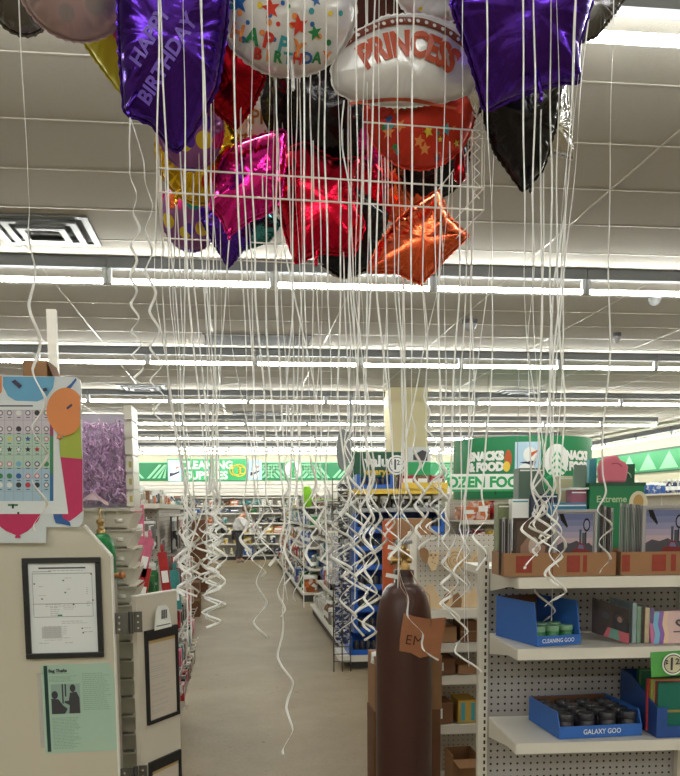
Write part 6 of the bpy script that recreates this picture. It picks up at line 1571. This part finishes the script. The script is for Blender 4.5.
def dec_bday(t, surf, R):
    m = MB()
    dec_poly(m, surf, [(-.93*R, -.10*R), (.93*R, .12*R), (.93*R, .5*R), (.5*R, .83*R), (-.5*R, .83*R), (-.93*R, .35*R)], 7, .0022, 4)
    rg = random.Random(9)
    for i in range(22):
        x, z = rg.uniform(-.8, .8), rg.uniform(-.85, -.22)
        if x*x+z*z > .85: continue
        dec_poly(m, surf, starp(x*R, z*R, rg.choice([.11, .07, .05])*R, .45, rg.uniform(0, 1)), rg.choice([3, 4, 2, 1, 5, 3]), .003, 2)
    m.build('printed_stars', PR, t)
    m = MB()
    for i, ch_ in enumerate('BIRTHDAY'): dec_text(m, surf, letters(ch_, .38*R, bold=.02*R), (-.72+.21*i)*R, (-.12+.055*i)*R, [0, 3, 2, 5, 0, 1, 2, 3][i], .005, .12)
    for i, ch_ in enumerate('HAPPY'): dec_text(m, surf, letters(ch_, .34*R, bold=.02*R), (-.5+.25*i)*R, (.25+.03*i)*R, [2, 0, 3, 5, 1][i], .005, .12)
    m.build('birthday_lettering', PR, t)
def dec_emboss(body, size, ox, oz, mi, rot=0, arc=None, name='embossed_lettering'):
    def f(t, surf, R):
        m = MB()
        for k, line in enumerate(body.split('\n')): dec_text(m, surf, letters(line, size*R, arc, .008*R), ox*R+math.sin(rot)*k*size*R, (oz*R-k*size*R), mi, .004, rot)
        m.build(name, PR, t)
    return f
def dec_hearts(t, surf, R):
    m = MB()
    for (x, z, r, mi, ro) in ((-.05, .35, .42, 0, .2), (.12, -.28, .26, 11, -.2), (-.02, -.02, .12, 6, .3), (.28, .1, .12, 6, 0), (.2, -.72, .12, 0, 0), (-.4, .0, .12, 0, .2)): dec_poly(m, surf, heartp(x*R, z*R, r*R, ro), mi, .003, 3)
    m.build('printed_hearts', PR, t)
    m = MB(); dec_text(m, surf, letters('LOVE', .2*R, bold=.006*R), -.05*R, .34*R, 11, .006, .5); m.build('lettering', PR, t)
S = 1
BL = [
 ('foil_balloon', 'small grey foil balloon tip at the top left corner of the photo', None, 18, -26, 2.5, GREYF, dict(circle=(34, 46), T=.5)),
 ('foil_balloon', 'silver and pink printed round balloon at the top left', None, 74, -20, 2.42, PINKSIL, dict(circle=(50, 46), T=.5, ribbon=None)),
 ('foil_balloon', 'yellow balloon printed with red and pink hearts behind the left purple star', [(121, 89), (100, 62), (72, 22), (66, -15), (90, -40), (118, -30), (150, -40), (168, -5), (150, 50)], 116, 18, 2.62, YELH, dict(T=.45, dec=dec_hearts)),
 ('star_balloon', 'large purple star balloon with silver lettering at the upper left', [(122, -35), (120, 35), (122, 106), (150, 116), (173, 145), (192, 125), (216, 82), (225, 30), (230, -30), (178, -62)], 172, 40, 2.36, PUR, dict(T=.40, tail=(128, 106), dec=dec_emboss('HAPPY\nBIRTHDAY', .27, -.28, -.02, 10, .95), seed=3, ribbon=([(130, 112), (128, 160), (137, 210), (131, 270), (137, 330), (141, 388)], (150, 388, 4, 30)))),
 ('foil_balloon', 'round white balloon with coloured stars reading HAPPY BIRTHDAY', None, 287, 8, 2.42, WHF, dict(circle=(64, 54), T=.52, dec=dec_happy, tail=(293, 80), tilt=.5, ribbon=([(293, 84), (291, 180), (293, 300), (287, 420), (286, 500)], (440, 500, 3, 40)))),
 ('foil_balloon', 'white crown-shaped balloon reading PRINCESS in copper letters', [(333, 68), (337, 88), (358, 98), (400, 102), (442, 99), (470, 91), (480, 68), (474, 48), (456, 32), (420, 22), (385, 23), (352, 38)], 405, 66, 2.48, WHF, dict(T=.42, dec=dec_princess, tilt=.30, wr=.006, seed=8, ribbon=([(345, 96), (341, 140), (352, 200), (347, 300), (355, 380), (352, 480), (360, 560)], (430, 600, 9, 40)))),
 ('foil_balloon', 'round red balloon with coloured BIRTHDAY lettering below the crown balloon', None, 420, 106, 2.62, REDF, dict(circle=(54, 54), T=.45, dec=dec_bday, tail=(441, 157), tilt=.25, ribbon=([(441, 162), (443, 260), (446, 380), (440, 470), (432, 540)], (430, 545, 6, 26)))),
 ('star_balloon', 'large violet star balloon at the upper right', [(452, 6), (468, 38), (482, 72), (493, 103), (520, 90), (548, 80), (566, 76), (588, 76), (580, 44), (592, -12), (560, -55), (480, -60)], 524, 14, 2.28, PUR, dict(T=.42, tail=(541, 92), seed=4, ribbon=([(541, 105), (541, 200), (543, 300), (538, 400), (545, 480), (543, 560)], (420, 620, 10, 44)))),
 ('star_balloon', 'crimson star balloon between the left purple star and the white birthday balloon', [(196, 90), (216, 108), (236, 124), (252, 104), (264, 78), (250, 50), (215, 40)], 232, 82, 2.66, DRED, dict(T=.4, seed=5)),
 ('star_balloon', 'shiny magenta star balloon inside the left half of the wire rack', [(285, 132), (262, 138), (240, 145), (226, 158), (216, 180), (211, 205), (222, 216), (229, 234), (248, 219), (272, 209), (280, 195), (283, 165)], 250, 179, 2.82, MAG, dict(T=.5, tail=(229, 232), seed=6, tilt=.12, wr=.010, ribbon=([(229, 236), (224, 320), (215, 420), (214, 500), (212, 610)], (470, 640, 7, 24)))),
 ('star_balloon', 'crimson star balloon beside the magenta one inside the wire rack', [(306, 146), (288, 152), (276, 172), (280, 205), (287, 235), (297, 262), (320, 250), (354, 253), (364, 225), (352, 190), (362, 160), (332, 163)], 320, 204, 2.92, CRIM, dict(T=.45, tail=(316, 258), seed=7, tilt=.12, ribbon=([(316, 268), (319, 340), (322, 430), (318, 560)], (470, 575, 9, 40)))),
 ('star_balloon', 'red star balloon in the middle behind the strings above the wire rack', [(320, 148), (345, 158), (362, 142), (378, 166), (400, 185), (394, 214), (360, 217), (333, 208)], 358, 183, 3.12, CRIM, dict(T=.4, seed=9)),
 ('foil_balloon', 'glowing orange balloon behind the red birthday balloon', [(360, 140), (400, 140), (412, 165), (428, 195), (408, 222), (382, 216), (362, 188)], 388, 178, 3.15, ORF, dict(T=.5, seed=10, tilt=.12)),
 ('star_balloon', 'orange star balloon hanging lowest at the right of the wire rack', [(437, 192), (447, 219), (468, 236), (446, 256), (422, 282), (399, 271), (368, 271), (380, 244), (394, 226), (413, 208)], 420, 241, 2.86, ORF, dict(T=.46, tail=(422, 279), seed=11, tilt=.125, wr=.010, ribbon=([(422, 283), (428, 340), (424, 400), (441, 480), (430, 545)], (380, 560, 6, 28)))),
 ('star_balloon', 'large black star balloon in the centre of the cluster', [(262, 62), (258, 112), (280, 166), (330, 172), (358, 168), (372, 120), (354, 66), (310, 55)], 316, 116, 2.98, BLK, dict(T=.4, seed=12)),
 ('star_balloon', 'black star balloon low between the crimson and orange stars', [(316, 205), (322, 262), (346, 276), (378, 263), (386, 215), (352, 192)], 350, 235, 3.12, BLK, dict(T=.4, seed=13, ribbon=([(346, 276), (352, 330), (346, 420), (350, 520)], (400, 640, 8, 36)))),
 ('star_balloon', 'black star balloon below the violet star at the upper right', [(476, 96), (498, 148), (530, 187), (548, 165), (556, 120), (556, 78), (520, 66)], 524, 120, 2.60, BLK, dict(T=.42, tail=(531, 184), seed=14, ribbon=([(531, 188), (534, 260), (528, 340), (540, 430), (541, 520)], (440, 560, 11, 46)))),
 ('star_balloon', 'silver backed black balloon edge at the right of the cluster', [(535, 80), (560, 86), (577, 156), (556, 150), (536, 165)], 553, 124, 2.75, SIL, dict(T=.3, seed=15)),
 ('foil_balloon', 'dark grey balloon peeking out at the top right of the cluster', [(578, 40), (600, 32), (624, -2), (606, -30), (575, -20)], 598, 4, 2.62, GREYF, dict(T=.3, seed=16)),
 ('foil_balloon', 'yellow gold round balloon behind the strings at the left end of the rack', None, 198, 152, 2.90, GOLD, dict(circle=(38, 44), T=.5, seed=17, tail=(176, 196), ribbon=([(176, 200), (174, 300), (182, 420), (190, 500), (193, 600)], (480, 600, 8, 34)))),
 ('foil_balloon', 'round multicoloured balloon tucked under the left purple star', None, 190, 124, 2.78, PARTY, dict(circle=(30, 38), T=.5, seed=18)),
 ('foil_balloon', 'white balloon with gold birthday lettering behind the crimson star', None, 254, 124, 3.02, WHF, dict(circle=(36, 40), T=.4, dec=dec_emboss('HAPPY\nBirthday', .44, -.05, .12, 8), seed=19)),
 ('foil_balloon', 'small multicoloured balloon below the left end of the wire rack', None, 190, 214, 3.22, PARTY, dict(circle=(26, 32), T=.5, seed=20, ribbon=([(190, 246), (198, 330), (206, 430), (213, 520)], (470, 600, 9, 30)))),
 ('star_balloon', 'purple star balloon hanging low left of the magenta star', [(203, 222), (228, 266), (249, 240), (246, 212), (225, 200)], 226, 232, 3.08, PUR, dict(T=.4, seed=21, ribbon=([(228, 268), (232, 350), (252, 450), (256, 560)], (470, 640, 7, 40)))),
 ('foil_balloon', 'teal and silver balloon edge low between the magenta and crimson stars', [(222, 234), (262, 208), (280, 224), (268, 240), (240, 250)], 254, 230, 3.22, TEALF, dict(T=.35, seed=22)),
 ('foil_balloon', 'silver round balloon mostly hidden behind the low black star', None, 346, 244, 3.35, SIL, dict(circle=(30, 30), T=.4, seed=23)),
 ('foil_balloon', 'black round balloon with thin pale rim right of the red birthday balloon', None, 436, 156, 3.02, BLK, dict(circle=(32, 36), T=.45, seed=24)),
 ('foil_balloon', 'dark maroon balloon above and behind the crown balloon', None, 400, 6, 2.80, MAR, dict(circle=(74, 62), T=.45, seed=25, tilt=.4)),
 ('foil_balloon', 'white dotted balloon at the top edge above the crown balloon', None, 437, -30, 2.5, DOTS, dict(circle=(44, 42), T=.45, seed=26)),
 ('foil_balloon', 'crumpled silver white balloon between the crown balloon and violet star', [(452, 34), (480, 52), (492, 96), (480, 112), (462, 92), (450, 60)], 470, 72, 2.56, SIL, dict(T=.35, seed=27)),
 ('foil_balloon', 'small dark pink balloon under the centre black star', None, 370, 140, 2.98, MAG, dict(circle=(17, 20), T=.5, seed=28)),
 ('foil_balloon', 'large black balloon filling the top centre of the cluster', None, 318, -10, 2.9, BLK, dict(circle=(60, 70), T=.3, seed=29, tilt=.4)),
]
for (nm, lab, pts, cx, cy, Y, mt, kw) in BL:
    kw = dict(kw); kw.pop('rnd', None)
    if kw.get('ribbon') is None: kw.pop('ribbon', None)
    balloon(nm, lab, pts, cx, cy, Y, mt, **kw)
# dangling red tails
m = MB(); p_ = at(460, 146, 2.66); m.lathe([(.004, -.11), (.02, -.095), (.016, -.04), (.008, 0)], p_, 8); m.tube([p_, at(456, 140, 2.62)], .004, 5)
tag(m.build('balloon_tail', DRED), 'dark red foil tail hanging below the red birthday balloon', 'balloon tail')

# ------------------------------------------------------------------ curling ribbons whose balloons float above the picture
# (points in order top -> loose end), depth, curl (start, end, radius px, pitch px), label, group
RBN = [
 ([(17, -60), (20, 60), (29, 150), (29, 190), (31, 260), (35, 350), (41, 440), (40, 536)], 2.3, (195, 536, 6, 62), 'single long white ribbon hanging at the far left in front of the poster', None),
 ([(129, 112), (142, 160), (150, 215), (147, 250), (156, 330), (161, 430)], 2.42, (150, 430, 5, 40), 'curly white ribbon left of the rack, tied beside the purple star', None),
 ([(616, -60), (613, 60), (609, 180), (608, 280), (611, 360), (601, 450), (604, 500), (606, 577)], 2.3, (470, 577, 7, 40), 'single long white ribbon hanging alone right of the balloon cluster', None),
]
rg = random.Random(21)
def grp(xs, x3, xe, ye, cs, lab, group, Ys=(2.4, 2.95), amp=(6, 10), pit=(28, 44), top=(-60, -60), curly=.75):
    """a bundle: tops xs (list at y=60), x at y=300, loose ends"""
    n = len(xs)
    for i, x in enumerate(xs):
        a_ = x3[i % len(x3)]+rg.uniform(-3, 3); e_ = xe[i % len(xe)]+rg.uniform(-4, 4); yv = ye[i % len(ye)]+rg.uniform(-20, 12)
        mid = (a_+e_)/2+rg.uniform(-6, 6)
        pts = [(x+rg.uniform(-1, 1), rg.uniform(*top)), (x*.6+a_*.4, 140), (a_, 290), (mid, 400), (e_+rg.uniform(-3, 3), min(yv-30, 500)), (e_, yv)]
        RBN.append((pts, rg.uniform(2.04, 2.18) if (i % 3 == 0 or (Ys[0] < 2.2 and i % 3 == 1)) else rg.uniform(2.66, 2.95), (cs+rg.uniform(-25, 25), yv, rg.uniform(*amp), rg.uniform(*pit)) if rg.random() < curly else None, lab, group))
grp([158, 162, 166, 157, 171, 176], [158, 161, 168, 176, 180, 186], [184, 188, 192, 196, 190, 187], [600, 560, 610, 590, 640, 575], 495, 'white curling ribbon ending left of the aisle', 'ribbons ending left of the aisle', amp=(6, 10), pit=(26, 42), curly=.85)
grp([182, 190, 196, 203, 208, 214, 200], [188, 196, 200, 204, 214, 222, 210], [206, 210, 214, 218, 212, 208, 216], [600, 570, 545, 600, 630, 585, 560], 500, 'white curling ribbon over the far end of the aisle', 'ribbons over the far aisle end', amp=(5, 10), pit=(18, 32), curly=.85)
grp([232, 238, 247, 252], [243, 246, 250, 256], [250, 258, 262, 268], [560, 600, 640, 575], 500, 'white curling ribbon right of the person', 'ribbons right of the person', pit=(34, 50), amp=(4, 8))
grp([268, 274, 281, 286, 300], [268, 275, 280, 290, 300], [283, 290, 296, 286, 300], [610, 560, 610, 590, 600], 500, 'white curling ribbon over the right side of the aisle', 'ribbons over the right side of the aisle', pit=(40, 60), curly=.5, amp=(4, 8))
grp([305, 312, 318, 326], [306, 313, 322, 330], [312, 320, 318, 326], [560, 575, 520, 570], 450, 'white curling ribbon before the right aisle shelving', 'ribbons before the right aisle shelving', pit=(44, 62), amp=(5, 9), curly=.6)
grp([338, 343, 348, 356, 362, 368, 374, 352, 346, 366], [342, 346, 352, 356, 362, 368, 372, 349, 354, 360], [350, 356, 362, 368, 374, 358, 364, 352, 372, 346], [640, 610, 560, 640, 600, 580, 650, 620, 560, 585], 450, 'white curling ribbon before the blue crates', 'ribbons before the blue crates', amp=(5, 12), pit=(34, 60), curly=.75)
grp([380, 386, 392, 398, 404, 378], [378, 386, 394, 400, 404, 388], [392, 398, 404, 410, 396, 388], [570, 600, 560, 545, 575, 550], 480, 'white curling ribbon hanging toward the tank valve', 'ribbons over the tank valve', amp=(5, 9))
grp([414, 426, 432, 446], [412, 424, 436, 442], [420, 428, 440, 446], [540, 545, 560, 620], 420, 'white curling ribbon before the beige pegboard gondola', 'ribbons before the beige gondola', amp=(4, 8), pit=(24, 36))
grp([462, 470, 478, 488, 496], [462, 468, 474, 490, 488], [455, 462, 470, 480, 466], [640, 600, 680, 590, 650], 500, 'white curling ribbon hanging beside the slotted white upright', 'ribbons beside the white upright', amp=(6, 10), pit=(36, 56), curly=.7)
grp([524, 533, 545, 552, 556, 570, 578, 580], [526, 534, 540, 548, 556, 562, 560, 552], [534, 540, 546, 552, 558, 548, 542, 556], [590, 560, 645, 600, 620, 640, 540, 575], 470, 'white curling ribbon before the photo frames', 'ribbons before the photo frames', Ys=(2.1, 2.36), amp=(6, 12), pit=(40, 62), curly=.8)
RBN.append(([(296, -60), (297, 200), (302, 330), (300, 470), (282, 560), (287, 605)], 2.6, None, 'flat loose white ribbon slanting down the right side of the aisle', None))
RBN.append(([(276, -60), (276, 250), (283, 450), (286, 560), (281, 650), (291, 700), (287, 758)], 2.5, (600, 758, 5, 60), 'longest white ribbon reaching lowest over the aisle floor', None))
RBN.append(([(205, -60), (206, 250), (210, 480), (186, 560), (189, 646)], 2.6, None, 'thin straight white ribbon ending beside the hinged panel papers', None))
RBN.append(([(452, -60), (448, 200), (436, 300), (408, 430), (400, 470)], 2.6, None, 'straight white ribbon slanting left across the cream column', None))
RBN.append(([(404, -60), (404, 300), (401, 480), (399, 560), (406, 592), (417, 628), (424, 650), (440, 662)], 2.95, (560, 662, 4, 46), 'white ribbon hanging in front of the tank shoulder and its cardboard tag', None))
RBN.append(([(474, -60), (472, 200), (470, 420), (462, 560), (458, 640), (478, 676)], 2.7, (480, 676, 9, 58), 'white curling ribbon crossing the beige gondola shelves right of the tag', None))
RBN.append(([(212, -60), (214, 200), (216, 420), (214, 520), (213, 632)], 2.5, (470, 600, 8, 20), 'tightly coiled white ribbon over the far aisle end', None))
RBN.append(([(366, -60), (368, 200), (366, 400), (372, 560), (356, 640)], 2.45, (430, 640, 13, 66), 'widest looping white ribbon before the blue crates', None))
RBN.append(([(268, -60), (282, 240), (310, 360), (330, 500)], 2.55, None, 'straight white ribbon slanting right above the right aisle shelving', None))
RBN.append(([(592, -60), (574, 130), (553, 290), (548, 440)], 2.3, None, 'straight white ribbon slanting left below the violet star, inner one', None))
RBN.append(([(597, -60), (580, 120), (560, 290), (556, 400), (552, 470)], 2.28, None, 'straight white ribbon slanting left below the violet star, outer one', None))
seen_ = {}
for g_ in set(r_[4] for r_ in RBN if r_[4]):
    ids = sorted([k for k, r_ in enumerate(RBN) if r_[4] == g_], key=lambda k: RBN[k][0][2][0])
    for q_, k in enumerate(ids): seen_[k] = ', %s from the left' % ORD[q_]
for i, (pts, Y, curl, lab, g_) in enumerate(RBN):
    lab = lab+seen_.get(i, '')
    o = ribbon_mesh(pts, Y, curl, None, 'curling_ribbon', seed=100+i*13, w_=.0062)
    tag(o, lab, 'ribbon', g_)
